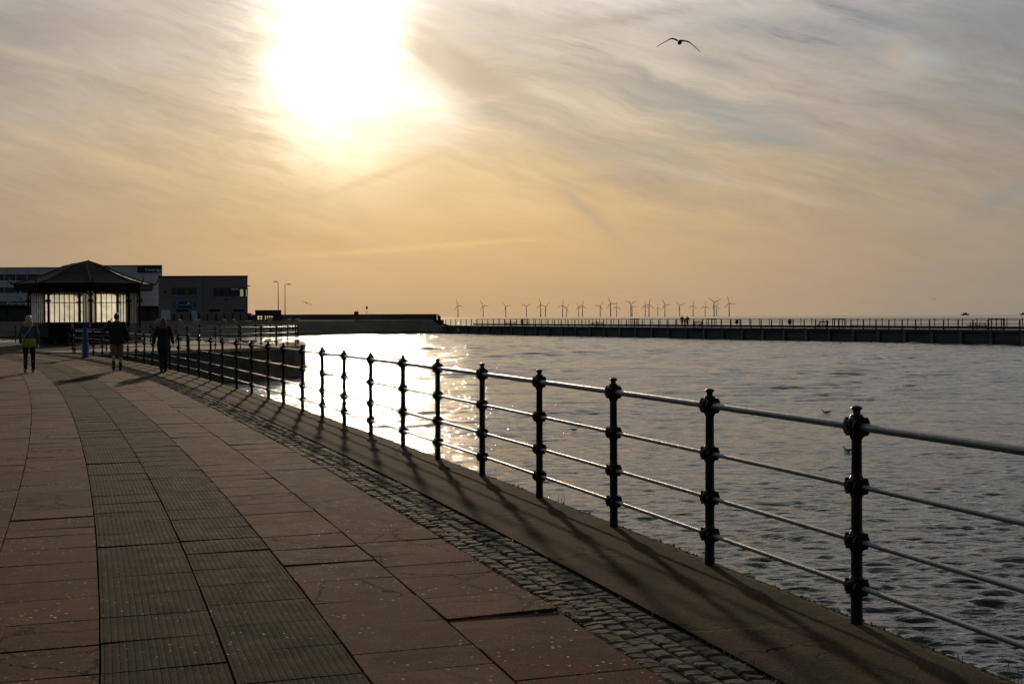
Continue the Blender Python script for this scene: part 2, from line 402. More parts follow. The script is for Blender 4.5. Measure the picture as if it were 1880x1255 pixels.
def ground_mat(name, rgb, crack=True, moss=False):
    m = bpy.data.materials.new(name); m.use_nodes = True; t = m.node_tree; b = t.nodes['Principled BSDF']; e = NT(t)
    co = e.n('ShaderNodeTexCoord').outputs['Object']
    n = e.noise(co, 1.6, 6, .6, .4); f = e.noise(co, 80, 4, .75); st = e.noise(co, .9, 5, .65, 1.0)
    c = e.ramp(n, [(.36, tuple(x * .6 for x in rgb)), (.64, tuple(x * 1.4 for x in rgb))])
    c = e.mix(e.mr(f, .52, .66, 0, .8), c, tuple(min(1, x * 2.6) for x in rgb))
    c = e.mix(e.mr(f, .48, .36, 0, .8), c, tuple(x * .3 for x in rgb))
    c = e.mix(e.mr(st, .50, .62, 0, .6), c, tuple(x * .35 for x in rgb))
    c = e.mix(e.mr(st, .44, .36, 0, .35), c, (rgb[0] * 1.1, rgb[1] * 1.35, rgb[2] * .9))
    h = e.add(f, e.mul(n, .6))
    if crack:
        v2 = e.n('ShaderNodeTexVoronoi', feature='DISTANCE_TO_EDGE')
        wv = e.n('ShaderNodeVectorMath', operation='ADD'); t.links.new(co, wv.inputs[0])
        ns = e.n('ShaderNodeVectorMath', operation='SCALE'); t.links.new(e.noise(co, 3, 6, .6, 0, 'Color'), ns.inputs[0]); ns.inputs[3].default_value = .5
        t.links.new(ns.outputs[0], wv.inputs[1]); t.links.new(wv.outputs[0], v2.inputs['Vector']); v2.inputs['Scale'].default_value = .5
        cr = e.mul(e.mr(v2.outputs['Distance'], .006, .002, 0, 1), e.mr(e.noise(co, .4, 2), .45, .55, 0, 1))
        c = e.mix(cr, c, (.01, .01, .008)); h = e.sub(h, e.mul(cr, 3))
    if moss:
        c = e.mix(e.mr(e.noise(co, 9, 5, .7), .5, .66, 0, .9), c, (.045, .045, .012))
    bn = e.n('ShaderNodeBump'); bn.inputs['Strength'].default_value = .9; bn.inputs['Distance'].default_value = .004
    t.links.new(h, bn.inputs['Height']); t.links.new(bn.outputs[0], b.inputs['Normal'])
    t.links.new(c, b.inputs['Base Color']); b.inputs['Roughness'].default_value = .95; b.inputs['Specular IOR Level'].default_value = .012
    return m
M['asphalt'] = ground_mat('asphalt_edge', (.056, .042, .029))
M['joint'] = ground_mat('joint_dirt', (.03, .027, .018), False, True)
M['edge'] = ground_mat('mossy_edge_stone', (.085, .075, .05), False, True)
M['cobble'] = mat('granite_setts', (.085, .076, .063), .85, 0, .6, 9, .8, 34, .018)
M['plaza'] = ground_mat('plaza', (.07, .057, .045), False)
M['moss'] = mat('moss', (.06, .065, .012), .9, 0, .5, 20, .3, 60)
M['grass'] = mat('dry_grass', (.10, .10, .03), .8, 0, .4, 10, 0)
# ------------------------------------------------------------------ promenade ground
edge = [curve(s, -.09)[0] for s in np.linspace(0, SMAX, 90)]
poly = [(p.x, p.y) for p in edge] + [(-21.3, 84), (-23, 98), (-140, 103), (-140, -25), (6, -25), (5.2, -6)]
b = MB(); n = len(poly)
b.add([(p[0], p[1], -.015) for p in poly], [tuple(range(n))])
o = b.build('pavement_base', M['joint']); tag(o, kind='structure')
# quay wall down to the water
b = MB(); wl = edge + [Vector((-21.3, 84, 0)), Vector((-23, 98, 0)), Vector((-140, 103, 0))]
vs = []; 
for p in wl: vs += [(p.x, p.y, -.024), (p.x, p.y, -2.4)]
b.add(vs, [(2 * i, 2 * i + 1, 2 * i + 3, 2 * i + 2) for i in range(len(wl) - 1)])
tag(b.build('quay_wall', M['stone']), 'stone wall dropping from the promenade edge to the lake water', 'wall')
# asphalt strip with a worn, slightly ragged outer arris
b = MB(); N = 3000; rowoff = [.945, .7, .45, .2, .04, -.02, -.075, -.10]
vs = []
for i, s in enumerate(np.linspace(s_at_Y(3.5), SMAX, N)):
    for k, of in enumerate(rowoff):
        j = random.uniform(-.012, .012) if k >= 6 else 0
        p, _ = curve(float(s), of + j)
        z = [0.004, .006, .004, .003, .0, -.004 + random.uniform(-.004, .003), -.014 + random.uniform(-.008, .004), -.05][k]
        vs.append((p.x, p.y, z))
K = len(rowoff)
b.add(vs, [(i * K + k, (i + 1) * K + k, (i + 1) * K + k + 1, i * K + k + 1) for i in range(N - 1) for k in range(K - 1)], True)
o = b.build('asphalt_strip', M['asphalt']); o.data.materials.append(M['edge']); tag(o, kind='structure')
mi = [1 if (q % (K - 1)) >= 5 or (q // (K - 1)) % 152 == 40 else 0 for q in range(len(o.data.polygons))]; o.data.polygons.foreach_set('material_index', mi)
# slabs
def slabs(name, cols, mt, palette, rowlen, split=.0):
    V = []; Fc = []; C = []; RN = []; UV = []
    for ci, (o0, o1) in enumerate(cols):
        s = s_at_Y(3.6) + random.uniform(0, .3)
        while s < SMAX + 22:
            L = rowlen * random.uniform(.93, 1.07)
            if split and random.random() < split: L *= .62
            p, tvec = curve(s, (o0 + o1) / 2)
            pix = CX + F * p.x / max(p.y, 1)
            if p.y > 3 and -500 < pix < 2200 and p.y < 97:
                g = .0035 + (random.uniform(0, .0025))
                z0 = random.uniform(-.002, .002); tx_ = random.uniform(-.003, .003); ty_ = random.uniform(-.0035, .0035)
                lift = 0
                if name == 'pavement' and ci == 0 and abs(p.y - 7.75) < .33: lift = .022
                corners = []
                for (a, ss) in ((o0 + g, s + g * 1.5), (o0 + g, s + L - g * 1.5), (o1 - g, s + L - g * 1.5), (o1 - g, s + g * 1.5)):
                    q, _ = curve(ss - .10 * (a - 1.4), a); corners.append(q)
                zc = [z0 - tx_ - ty_ + lift, z0 - tx_ + ty_, z0 + tx_ + ty_, z0 + tx_ - ty_ + lift * .6]
                cen = sum(corners, Vector()) / 4
                base = len(V); inn = .995
                for q, zz in zip(corners, zc):
                    r = cen + (q - cen) * inn; V.append((r.x, r.y, zz))
                for q, zz in zip(corners, zc): V.append((q.x, q.y, zz - .003))
                for q, zz in zip(corners, zc): V.append((q.x, q.y, -.03))
                fs = [(3, 2, 1, 0)] + [(i, (i + 1) % 4, 4 + (i + 1) % 4, 4 + i) for i in range(4)] + [(4 + i, 4 + (i + 1) % 4, 8 + (i + 1) % 4, 8 + i) for i in range(4)]
                uvc = [(o0, s), (o0, s + L), (o1, s + L), (o1, s)] * 3
                cc = palette(ci, s); rn = random.random()
                for f in fs:
                    Fc.append(tuple(base + i for i in f)); C.append(cc); RN.append(rn); UV += [uvc[i] for i in f]
            s += L
    me = bpy.data.meshes.new(name); me.from_pydata(V, [], Fc)
    a = me.attributes.new('slabcol', 'FLOAT_COLOR', 'FACE'); a.data.foreach_set('color', [x for c_ in C for x in (*c_, 1)])
    a = me.attributes.new('slabrnd', 'FLOAT', 'FACE'); a.data.foreach_set('value', RN)
    ul = me.uv_layers.new(name='UVMap'); ul.data.foreach_set('uv', [x for p_ in UV for x in p_])
    me.materials.append(mt); me.update()
    o = bpy.data.objects.new(name, me); col.objects.link(o); return tag(o, kind='structure')
mem = {}
def pal_red(ci, s):
    key = (ci, int(s / (1.5 + ci % 3)))
    if key not in mem: mem[key] = random.random()
    r = mem[key]; j = random.uniform(.72, 1.22)
    if r < .62: c_ = (.112, .047, .031)
    elif r < .85: c_ = (.098, .054, .037)
    else: c_ = (.076, .057, .040)
    return tuple(x * j for x in c_)
def pal_rib(ci, s):
    j = random.uniform(.9, 1.1); return (.044 * j, .036 * j, .026 * j)
slabs('pavement', [(1.43, 2.09), (2.09, 2.72)], M['slab'], pal_red, .66, .18)
slabs('ribbed_path', [(2.72, 3.31), (3.31, 3.90)], M['ribslab'], pal_rib, .62)
left = [(3.90 + i * .66, 4.56 + i * .66) for i in range(27)]
slabs('side_pavement', left, M['slab'], pal_red, .64, .1)
# setts
def setts():
    b = MB(); rows = [.962, 1.075, 1.19, 1.305, 1.42]
    for r in range(4):
        s = s_at_Y(3.8) + random.random() * .1
        while s < SMAX + 2:
            near = s < s_at_Y(34)
            L = random.uniform(.075, .135) if r % 2 else random.uniform(.09, .17)
            wob = math.sin(s * 1.7 + r) * .012
            o0 = rows[r] + .007 + wob + random.uniform(-.006, .006); o1 = rows[r + 1] - .007 + wob + random.uniform(-.006, .006)
            z = random.uniform(-.005, .006); k = 4 if near else 3
            tx_ = random.uniform(-.008, .008); ty_ = random.uniform(-.008, .008)
            vs = []
            sk = random.uniform(-.012, .012)
            for i in range(k):
                for j in range(k):
                    fi, fj = ((0, .13, .87, 1)[i], (0, .13, .87, 1)[j]) if k == 4 else (i / 2, j / 2)
                    q, _ = curve(s + .006 + (L - .012) * fi + sk * (fj - .5), o0 + (o1 - o0) * fj)
                    e_ = (1 - abs(2 * fi - 1) ** 3) * (1 - abs(2 * fj - 1) ** 3)
                    edge_ = i in (0, k - 1) or j in (0, k - 1)
                    zz = -.010 + .011 * (e_ ** .35) + z * (0 if edge_ else 1) + tx_ * (fi - .5) + ty_ * (fj - .5) + random.uniform(-.003, .003)
                    if edge_: zz = -.011 + z * .6 + random.uniform(-.002, .002)
                    vs.append((q.x, q.y, zz))
            b.add(vs, [(i * k + j, i * k + j + 1, (i + 1) * k + j + 1, (i + 1) * k + j) for i in range(k - 1) for j in range(k - 1)], False)
            s += L
    return tag(b.build('cobble_strip', M['cobble']), kind='structure')
cb = setts()
for f in cb.data.polygons: pass
bm_ = bmesh.new(); bm_.from_mesh(cb.data); bmesh.ops.recalc_face_normals(bm_, faces=bm_.faces)
for f in bm_.faces:
    if f.normal.z < 0: f.normal_flip()
bm_.to_mesh(cb.data); bm_.free()
# moss and weeds in the joints and on the arris
b = MB(); g = MB()
def clump(p, r):
    k = 7; h = r * random.uniform(.25, .5); c0 = (p.x, p.y, p.z + h)
    ring = [(p.x + math.cos(2 * math.pi * i / k) * r * random.uniform(.6, 1.2), p.y + math.sin(2 * math.pi * i / k) * r * random.uniform(.6, 1.2), p.z - .012) for i in range(k)]
    mid = [((q[0] + p.x) / 2 + random.uniform(-.2, .2) * r, (q[1] + p.y) / 2 + random.uniform(-.2, .2) * r, p.z + h * random.uniform(.4, .9)) for q in ring]
    b.add(ring + mid + [c0], [(i, (i + 1) % k, k + (i + 1) % k, k + i) for i in range(k)] + [(k + i, k + (i + 1) % k, 2 * k) for i in range(k)], True)
def blade(p, h):
    a = random.uniform(0, 6.28); lean = random.uniform(.1, .6) * h; w_ = .0022
    d = Vector((math.cos(a), math.sin(a), 0)); nrm = Vector((-d.y, d.x, 0)) * w_
    m_ = p + d * lean * .35 + Vector((0, 0, h * .6)); t_ = p + d * lean + Vector((0, 0, h))
    g.add([p - nrm, p + nrm, m_ + nrm * .7, m_ - nrm * .7, t_], [(0, 1, 2, 3), (3, 2, 4)])
dens = [(-.08, 700, .006, .015), (.945, 420, .006, .016), (1.425, 420, .006, .016), (2.09, 80, .004, .008), (2.72, 90, .004, .008), (3.90, 110, .005, .011), (3.31, 60, .004, .008), (1.19, 70, .005, .011)]
for of, cnt, r0, r1 in dens:
    for _ in range(cnt):
        s = s_at_Y(5.5) + (random.random() ** 1.6) * 36
        if math.sin(s * 1.9 + of * 7) + math.sin(s * .7 + of * 3) < -.15 and random.random() < .8: continue
        p, _t = curve(s, of + random.gauss(0, .014)); p.z = -.012 if of < 0 else -.004
        clump(p, random.uniform(r0, r1))
        if random.random() < .05:
            for _k in range(random.randint(1, 3)): blade(p + Vector((random.uniform(-.01, .01), random.uniform(-.01, .01), 0)), random.uniform(.02, .055))
for s0, nb in ((s_at_Y(9.6), 12), (s_at_Y(6.35), 14), (s_at_Y(12.6), 5)):
    p, _t = curve(s0, -.08)
    for _k in range(nb): blade(p + Vector((random.gauss(0, .03), random.gauss(0, .03), -.01)), random.uniform(.05, .12))
tag(b.build('moss', M['moss']), 'low cushions of moss in the joints and along the promenade edge', 'moss', kind='stuff')
tag(g.build('grass', M['grass']), 'thin dry grass blades on the promenade edge', 'grass', kind='stuff')
# ------------------------------------------------------------------ water
def water_mat(name, bump1, s1, bump2, s2, rough=.09, rgb=(.012, .018, .018)):
    m = bpy.data.materials.new(name); m.use_nodes = True; t = m.node_tree; b_ = t.nodes['Principled BSDF']; e = NT(t)
    co = e.n('ShaderNodeTexCoord').outputs['Object']
    mp = e.n('ShaderNodeMapping'); t.links.new(co, mp.inputs[0]); mp.inputs['Scale'].default_value = (.36, 1.5, 1)
    a = e.noise(mp.outputs[0], s1, 5, .6, .6); c_ = e.noise(mp.outputs[0], s2, 3, .5, .2)
    b1 = e.n('ShaderNodeBump'); b1.inputs['Strength'].default_value = 1; b1.inputs['Distance'].default_value = bump1; t.links.new(a, b1.inputs['Height'])
    b2 = e.n('ShaderNodeBump'); b2.inputs['Strength'].default_value = 1; b2.inputs['Distance'].default_value = bump2; t.links.new(c_, b2.inputs['Height'])
    t.links.new(b1.outputs[0], b2.inputs['Normal']); t.links.new(b2.outputs[0], b_.inputs['Normal'])
    b_.inputs['Base Color'].default_value = (*rgb, 1); b_.inputs['Roughness'].default_value = rough; b_.inputs['IOR'].default_value = 1.333
    b_.inputs['Specular IOR Level'].default_value = .5
    return m
M['lake'] = water_mat('lake_water', .055, 3.6, .006, 16.0, .04, (.018, .024, .023))
M['sea'] = water_mat('sea_water', .35, .35, .02, 3, .12, (.03, .038, .045))
WZ = -1.65
def lake():
    rs = [9.0]
    while rs[-1] < 300: rs.append(rs[-1] + min(.0023 * rs[-1], .19))
    rs = np.array(rs); th_ = np.arange(R(-32), R(33), .0018)
    RR, TT = np.meshgrid(rs, th_, indexing='ij')
    X = RR * np.sin(TT); Y = RR * np.cos(TT); Z = np.zeros_like(X); DXh = np.zeros_like(X); DYh = np.zeros_like(X)
    cell = np.maximum(np.minimum(.0023 * RR, .19), RR * .0018)
    wind = R(78)                                                  # direction waves travel, from +X
    fetch = np.clip((RR - 22) / 40, 0, 1)
    for i in range(102):
        lam = .14 * (1.0 / .14) ** (rng.random() ** 1.5) if i < 76 else rng.uniform(1.0, 3.2)
        a = wind + rng.normal(0, .42)
        k = 2 * np.pi / lam; A = .0070 * lam ** .92 * ((1 if lam < .6 else .55) if i < 76 else (.06 + .85 * fetch))
        ph = rng.random() * 6.283
        att = np.clip((lam / cell - 2.2) / 1.6, 0, 1)
        kx, ky = k * math.cos(a), k * math.sin(a)
        arg = kx * X + ky * Y + ph
        s_ = np.sin(arg) * att * A
        Z += s_; cc_ = np.cos(arg) * att * A * 1.15
        DXh -= cc_ * math.cos(a); DYh -= cc_ * math.sin(a)
    # gusts: patches of rougher and calmer water
    gp = .85 + .35 * np.sin(X * .13 + 1.3 * np.sin(Y * .07)) * np.sin(Y * .11 + 1.1 * np.sin(X * .09 + 2))
    Z *= gp; X = X + DXh; Y = Y + DYh
    V = np.stack([X, Y, Z + WZ], -1).reshape(-1, 3).astype(np.float32)
    a, b_ = RR.shape
    idx = np.arange(a * b_).reshape(a, b_)
    q = np.stack([idx[:-1, :-1], idx[1:, :-1], idx[1:, 1:], idx[:-1, 1:]], -1).reshape(-1, 4)[:, ::-1]
    me = bpy.data.meshes.new('lake_water'); me.vertices.add(len(V)); me.vertices.foreach_set('co', V.ravel())
    me.loops.add(q.size); me.loops.foreach_set('vertex_index', q.ravel().astype(np.int32))
    me.polygons.add(len(q)); me.polygons.foreach_set('loop_start', np.arange(0, q.size, 4, dtype=np.int32))
    me.polygons.foreach_set('use_smooth', np.ones(len(q), dtype=bool))
    me.materials.append(M['lake']); me.update(calc_edges=True)
    o = bpy.data.objects.new('lake_water', me); col.objects.link(o); tag(o, kind='structure'); return o
lake()
b = MB(); b.add([(-30000, -200, -2.6), (30000, -200, -2.6), (30000, 45000, -2.6), (-30000, 45000, -2.6)], [(0, 1, 2, 3)])
tag(b.build('sea_water', M['sea']), kind='structure')
# sandbanks off the pier
M['sand'] = mat('wet_sand', (.10, .095, .085), .55, 0, .25, .01, 0)
for (px0, px1, d0, d1) in ((1330, 2300, 930, 1250), (1560, 2400, 560, 640), (860, 1300, 700, 760)):
    b = MB(); k = 14; vs = []
    for i in range(k + 1):
        t_ = i / k; px = px0 + (px1 - px0) * t_; wdt = min(1, t_ * 3.5, (1 - t_) * 6 + .1) ** .6
        mid = (d0 + d1) / 2; hw = (d1 - d0) / 2 * max(wdt, .04)
        for sgn, z in ((-1, -2.62), (-.5, -2.35), (.5, -2.3), (1, -2.62)):
            dd = mid + hw * sgn; vs.append((X_at(px, dd), dd, z))
    b.add(vs, [(i * 4 + j, (i + 1) * 4 + j, (i + 1) * 4 + j + 1, i * 4 + j + 1) for i in range(k) for j in range(3)], True)
    tag(b.build('sandbank', M['sand']), kind='structure')
# ------------------------------------------------------------------ near railing
_t = M['iron'].node_tree; _e = NT(_t); _b = _t.nodes['Principled BSDF']; _old = _b.inputs['Base Color'].links[0].from_socket
_co = _e.n('ShaderNodeTexCoord').outputs['Object']; _n = _e.noise(_co, 22, 6, .7)
_t.links.new(_e.mix(_e.mr(_n, .56, .66, 0, .75), _old, (.045, .020, .010)), _b.inputs['Base Color'])
CZ = (1.055, .737, .443, .198)
def post_shaft():
    b = MB()
    b.lathe([(.034, -.03), (.034, .012), (.033, .03), (.032, .06), (.0315, .12), (.030, .6), (.0275, 1.04), (.0275, 1.10)], n=18)
    return b
def finial():
    b = MB()
    b.lathe([(.028, 1.09), (.036, 1.098), (.036, 1.108), (.030, 1.114), (.022, 1.118), (.020, 1.136), (.021, 1.143), (.030, 1.147), (.0315, 1.153), (.028, 1.160), (.016, 1.166), (.004, 1.168)], n=18)
    return b
def collar(rr, z):
    """cast node: barrel round the post, a flanged socket for each rail, bolted boss front and back"""
    b = MB(); h = .055 if rr > .02 else .047; w_ = rr + .020
    b.lathe([(.031, z - h - .014), (.036, z - h), (.045, z - h * .62), (.050, z), (.045, z + h * .62), (.036, z + h), (.031, z + h + .010)], n=18)
    for sg in (-1, 1):
        b.cyl((0, 0, z), (sg * .056, 0, z), w_ + .004, n=16)
        b.cyl((sg * .046, 0, z), (sg * .060, 0, z), w_ + .013, n=8, smooth=False)
        b.cyl((sg * .060, 0, z), (sg * .072, 0, z), w_ - .003, n=16)
        b.cyl((0, sg * .03, z), (0, sg * .060, z), w_ - .006, n=14)
        b.cyl((0, sg * .060, z), (0, sg * .066, z), w_ * .45, n=8, smooth=False)
        for k in range(4):
            a = math.pi / 4 + k * math.pi / 2
            b.cyl((sg * .060, math.cos(a) * (w_ + .005), z + math.sin(a) * (w_ + .005)), (sg * .068, math.cos(a) * (w_ + .005), z + math.sin(a) * (w_ + .005)), .006, n=6, smooth=False)
    for sy in (-1, 1):
        for sx in (-1, 1): b.box((sx * .038, sy * .036, z + h * .72), (.016, .016, .02)); b.box((sx * .036, sy * .036, z - h * .76), (.014, .014, .016))
    return b
rail_thing = empty('promenade_railing')
tag(rail_thing, 'long black iron railing with four grey rails curving along the promenade edge', 'railing')
rail_s = []
for (x, y) in pts[2:-3]:
    rail_s.append(s_at_Y(y))
s = rail_s[-1]
while s < SMAX - .9: s += 2.02; rail_s.append(min(s, SMAX - .2))
protos = None
for i, s in enumerate(rail_s):
    p, tv = curve(s); rz = math.atan2(tv.y, tv.x)
    if protos is None:
        po = post_shaft().build('post', M['iron'], rail_thing); fi = finial().build('finial', M['iron'], po)
        cs = [collar(.024 if k == 0 else .0155, z).build('collar', M['iron'], po) for k, z in enumerate(CZ)]
        protos = po, [fi] + cs
    else:
        po = protos[0].copy(); col.objects.link(po); po.parent = rail_thing
        for ch in protos[1]:
            c_ = ch.copy(); col.objects.link(c_); c_.parent = po; c_.matrix_parent_inverse = Matrix()
    po.location = p; po.rotation_euler.z = rz + random.uniform(-.03, .03); po.rotation_euler.x = random.uniform(-.004, .004); po.rotation_euler.y = random.uniform(-.003, .003)
for k, z in enumerate(CZ):
    path = []
    for i in range(len(rail_s)):
        p, _ = curve(rail_s[i]); path.append(p + Vector((0, 0, z)))
    MB().tube(path, .0225 if k == 0 else .0145, n=14).build('rail', M['rail'], rail_thing)
# ------------------------------------------------------------------ jetty and its railings
fr = [(-20.35, 65.9), (-19.2, 67.3), (X_at(281, 69), 69), (X_at(343, 70.5), 70.5), (X_at(395, 72), 72), (X_at(441, 73.6), 73.6), (X_at(479, 75.3), 75.3),
      (X_at(507, 77.1), 77.1), (X_at(528, 79), 79), (X_at(542, 80.9), 80.9), (X_at(546, 82.9), 82.9), (X_at(547.5, 84.8), 84.8), (X_at(546, 86.8), 86.8), (X_at(543, 88.7), 88.7),
      (X_at(538, 90.5), 90.5), (X_at(528, 92), 92), (X_at(517, 93), 93), (X_at(496, 92.6), 92.6), (X_at(469.5, 91.6), 91.6), (X_at(438, 90.6), 90.6), (X_at(404, 89.6), 89.6), (X_at(366, 88.8), 88.8),
      (X_at(323, 87.8), 87.8), (X_at(276, 86.8), 86.8), (X_at(230, 85.8), 85.8)]
JZ = .07
def offset_poly(pl, d):
    out = []
    for i, p in enumerate(pl):
        a = Vector(pl[max(i - 1, 0)]); c_ = Vector(pl[min(i + 1, len(pl) - 1)]); t_ = (c_ - a).normalized()
        out.append((p[0] + t_.y * d, p[1] - t_.x * d))
    return out
M['jetty_top'] = ground_mat('jetty_top', (.30, .25, .18), False)
jo = offset_poly(fr, .42)
jr = empty('stone_jetty', (0, 0, 0)); tag(jr, 'dark stone jetty with rounded end running out into the lake behind the near railing', 'jetty')
MB().prism(jo + [(-24.5, 86), (-24.5, 70), (-21.2, 66.2)], -2.4, JZ - .15).build('wall', M['stone'], jr)
MB().prism(offset_poly(fr, .50) + [(-24.5, 86), (-24.5, 70), (-21.2, 66.2)], JZ - .15, JZ).build('deck', M['jetty_top'], jr)
jt = empty('jetty_railing'); tag(jt, 'black iron railing with grey rails looping round the stone jetty', 'railing')
def far_post():
    b = MB()
    b.lathe([(.045, -.02), (.032, .03), (.030, 1.09), (.036, 1.10), (.020, 1.12), (.020, 1.14), (.031, 1.15), (.026, 1.163), (.004, 1.168)], n=10)
    return b
def far_collars(po):
    out = []
    for k, z in enumerate(CZ):
        b = MB(); b.lathe([(.032, z - .06), (.056, z - .03), (.058, z + .03), (.034, z + .058)], n=10)
        w_ = .044 if k == 0 else .036
        b.cyl((-.07, 0, z), (.07, 0, z), w_, n=10); b.cyl((0, -.065, z), (0, .065, z), w_, n=10)
        out.append(b.build('collar', M['iron'], po))
    return out
def far_copy(parent):
    po = fp[0].copy(); col.objects.link(po); po.parent = parent
    for c_ in fp[1]:
        cc = c_.copy(); col.objects.link(cc); cc.parent = po; cc.matrix_parent_inverse = Matrix()
    return po
fp = None
for i, (x, y) in enumerate(fr):
    if fp is None:
        po = far_post().build('post', M['iron'], jt); fp = (po, far_collars(po))
    else: po = far_copy(jt)
    a = fr[max(i - 1, 0)]; c_ = fr[min(i + 1, len(fr) - 1)]
    po.location = (x, y, JZ); po.rotation_euler.z = math.atan2(c_[1] - a[1], c_[0] - a[0])
for k, z in enumerate(CZ):
    MB().tube([(x, y, z + JZ) for x, y in fr], .024 if k == 0 else .016, n=8).build('rail', M['rail'], jt)
# railing along the far edge of the promenade, left of the shelter
fl = [(X_at(28, 97.6) + 1.9 * i, 97.6 - .03 * i) for i in range(-12, 6)]
ft = empty('shelter_railing'); tag(ft, 'black iron railing behind the shelter at the far edge of the promenade', 'railing')
for (x, y) in fl:
    po = far_copy(ft); po.location = (x, y, 0); po.rotation_euler.z = 0
for k, z in enumerate(CZ):
    MB().tube([(x, y, z) for x, y in fl], .024 if k == 0 else .016, n=8).build('rail', M['rail'], ft)
# ------------------------------------------------------------------ far bank, sea wall and pier
toe = [(-150, 214), (-81, 226), (-37.8, 252), (-26, 270), (-12.8, 277)]
b = MB(); vs = []; NB = []
tx = [Vector((x, y, 0)) for x, y in toe]
for i, p in enumerate(tx):
    a = tx[max(i - 1, 0)]; c_ = tx[min(i + 1, len(tx) - 1)]; t_ = (c_ - a).normalized(); nb = Vector((-t_.y, t_.x, 0)); NB.append(nb)
    for of, z in ((0, -2.2), (.1, -1.2), (6, 1.0), (6.3, 1.06), (11, 1.07), (12, 1.07)):
        q = p + nb * of; vs.append((q.x, q.y, z))
b.add(vs, [(i * 6 + j, (i + 1) * 6 + j, (i + 1) * 6 + j + 1, i * 6 + j + 1) for i in range(len(tx) - 1) for j in range(5)])
bank = b.build('sea_wall', M['seawall']); tag(bank, 'long sloping concrete wall closing the far left side of the lake', 'wall')
# end face of slope
q = tx[-1]; nb = NB[-1]
MB().add([q + Vector((0, 0, -2.2)), q + nb * .1 + Vector((0, 0, -1.2)), q + nb * 6 + Vector((0, 0, 1.0)), q + nb * 12 + Vector((0, 0, 1.07)), q + nb * 12 + Vector((0, 0, -2.6))], [(0, 1, 2, 3, 4)]).build('end_face', M['pierwall'], bank)
# land behind the bank
b = MB(); gl = [(p + nb * 12) for p, nb in zip(tx, NB)]
b.prism([(p.x, p.y) for p in gl] + [(-14, 292), (-60, 420), (-400, 420), (-400, 214)], -2.6, 1.04)
tag(b.build('ground', M['plaza']), kind='structure')
# upper wall with parapet, px 455..812
uw_ = empty('flood_wall'); tag(uw_, 'dark upper sea wall with stepped block at its right end above the far lake bank', 'wall')
up_ = [(X_at(452, 270), 270), (X_at(560, 276), 276), (X_at(690, 286), 286), (X_at(802, 290), 290)]
for i in range(3):
    (x0, y0), (x1, y1) = up_[i], up_[i + 1]; t_ = Vector((x1 - x0, y1 - y0)).normalized()
    MB().prism([(x0, y0), (x1, y1), (x1 - t_.y * .8, y1 + t_.x * .8), (x0 - t_.y * .8, y0 + t_.x * .8)], 1.0, 2.12 if i else 2.1).build('wall', M['seawall'], uw_)
    MB().prism([(x0 + t_.y * .1, y0 - t_.x * .1), (x1 + t_.y * .1, y1 - t_.x * .1), (x1 - t_.y * .9, y1 + t_.x * .9), (x0 - t_.y * .9, y0 + t_.x * .9)], 2.124 if i else 2.104, 2.22 if i else 2.20).build('coping', M['stone'], uw_)
x0 = X_at(803, 289); y0 = 289
MB().add([(x0 + a, y0 + yy, z) for yy in (0, 3) for a, z in ((0, -1), (0, 2.22), (.55, 1.75), (.55, 1.1), (1.0, .95), (1.0, .35), (2.4, -.1), (2.4, -1))],
         [tuple(range(7, -1, -1)), tuple(range(8, 16))] + [(i, (i + 1) % 8, 8 + (i + 1) % 8, 8 + i) for i in range(8)]).build('end_block', M['stone'], uw_)
# a handrail on the walkway
rr_ = empty('walkway_railing'); tag(rr_, 'dull red handrail on the walkway of the far sea wall', 'railing')
M['redpaint'] = mat('red_paint', (.16, .06, .05), .6)
hp = [(X_at(px, 268 + (px - 610) * .06), 268 + (px - 610) * .06) for px in range(612, 700, 12)]
for (x, y) in hp: MB().cyl((x, y, 1.05), (x, y, 1.95), .035, n=6).build('post', M['redpaint'], rr_)
for z in (1.5, 1.93): MB().tube([(x, y, z) for x, y in hp], .03, n=6).build('rail', M['redpaint'], rr_)
# pier
A = Vector((-13.2, 277.5, 0)); B = Vector((55.2, 152.8, 0)); D = (B - A).normalized(); NBK = Vector((-D.y, D.x, 0))   # away from the lake
if NBK.y < 0: NBK = -NBK
LEN = (B - A).length + 45
DZ = -.03
pier = empty('sea_pier'); tag(pier, 'long dark concrete pier wall with ribs and a flat deck crossing behind the lake', 'pier')
def Q(t_, of, z): p = A + D * t_ + NBK * of; return (p.x, p.y, z)
def pbox(b, t0, t1, o0, o1, z0, z1):
    vs = [Q(t0, o0, z0), Q(t1, o0, z0), Q(t1, o1, z0), Q(t0, o1, z0), Q(t0, o0, z1), Q(t1, o0, z1), Q(t1, o1, z1), Q(t0, o1, z1)]
    return b.add(vs, [(0, 3, 2, 1), (4, 5, 6, 7), (0, 1, 5, 4), (1, 2, 6, 5), (2, 3, 7, 6), (3, 0, 4, 7)])
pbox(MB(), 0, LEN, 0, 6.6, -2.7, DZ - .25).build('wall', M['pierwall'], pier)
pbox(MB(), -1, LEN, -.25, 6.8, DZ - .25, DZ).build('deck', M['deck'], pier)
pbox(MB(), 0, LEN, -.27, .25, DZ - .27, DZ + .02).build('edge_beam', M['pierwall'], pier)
pbox(MB(), 0, LEN, 6.3, 6.7, DZ, DZ + .33).build('kerb', M['pierwall'], pier)
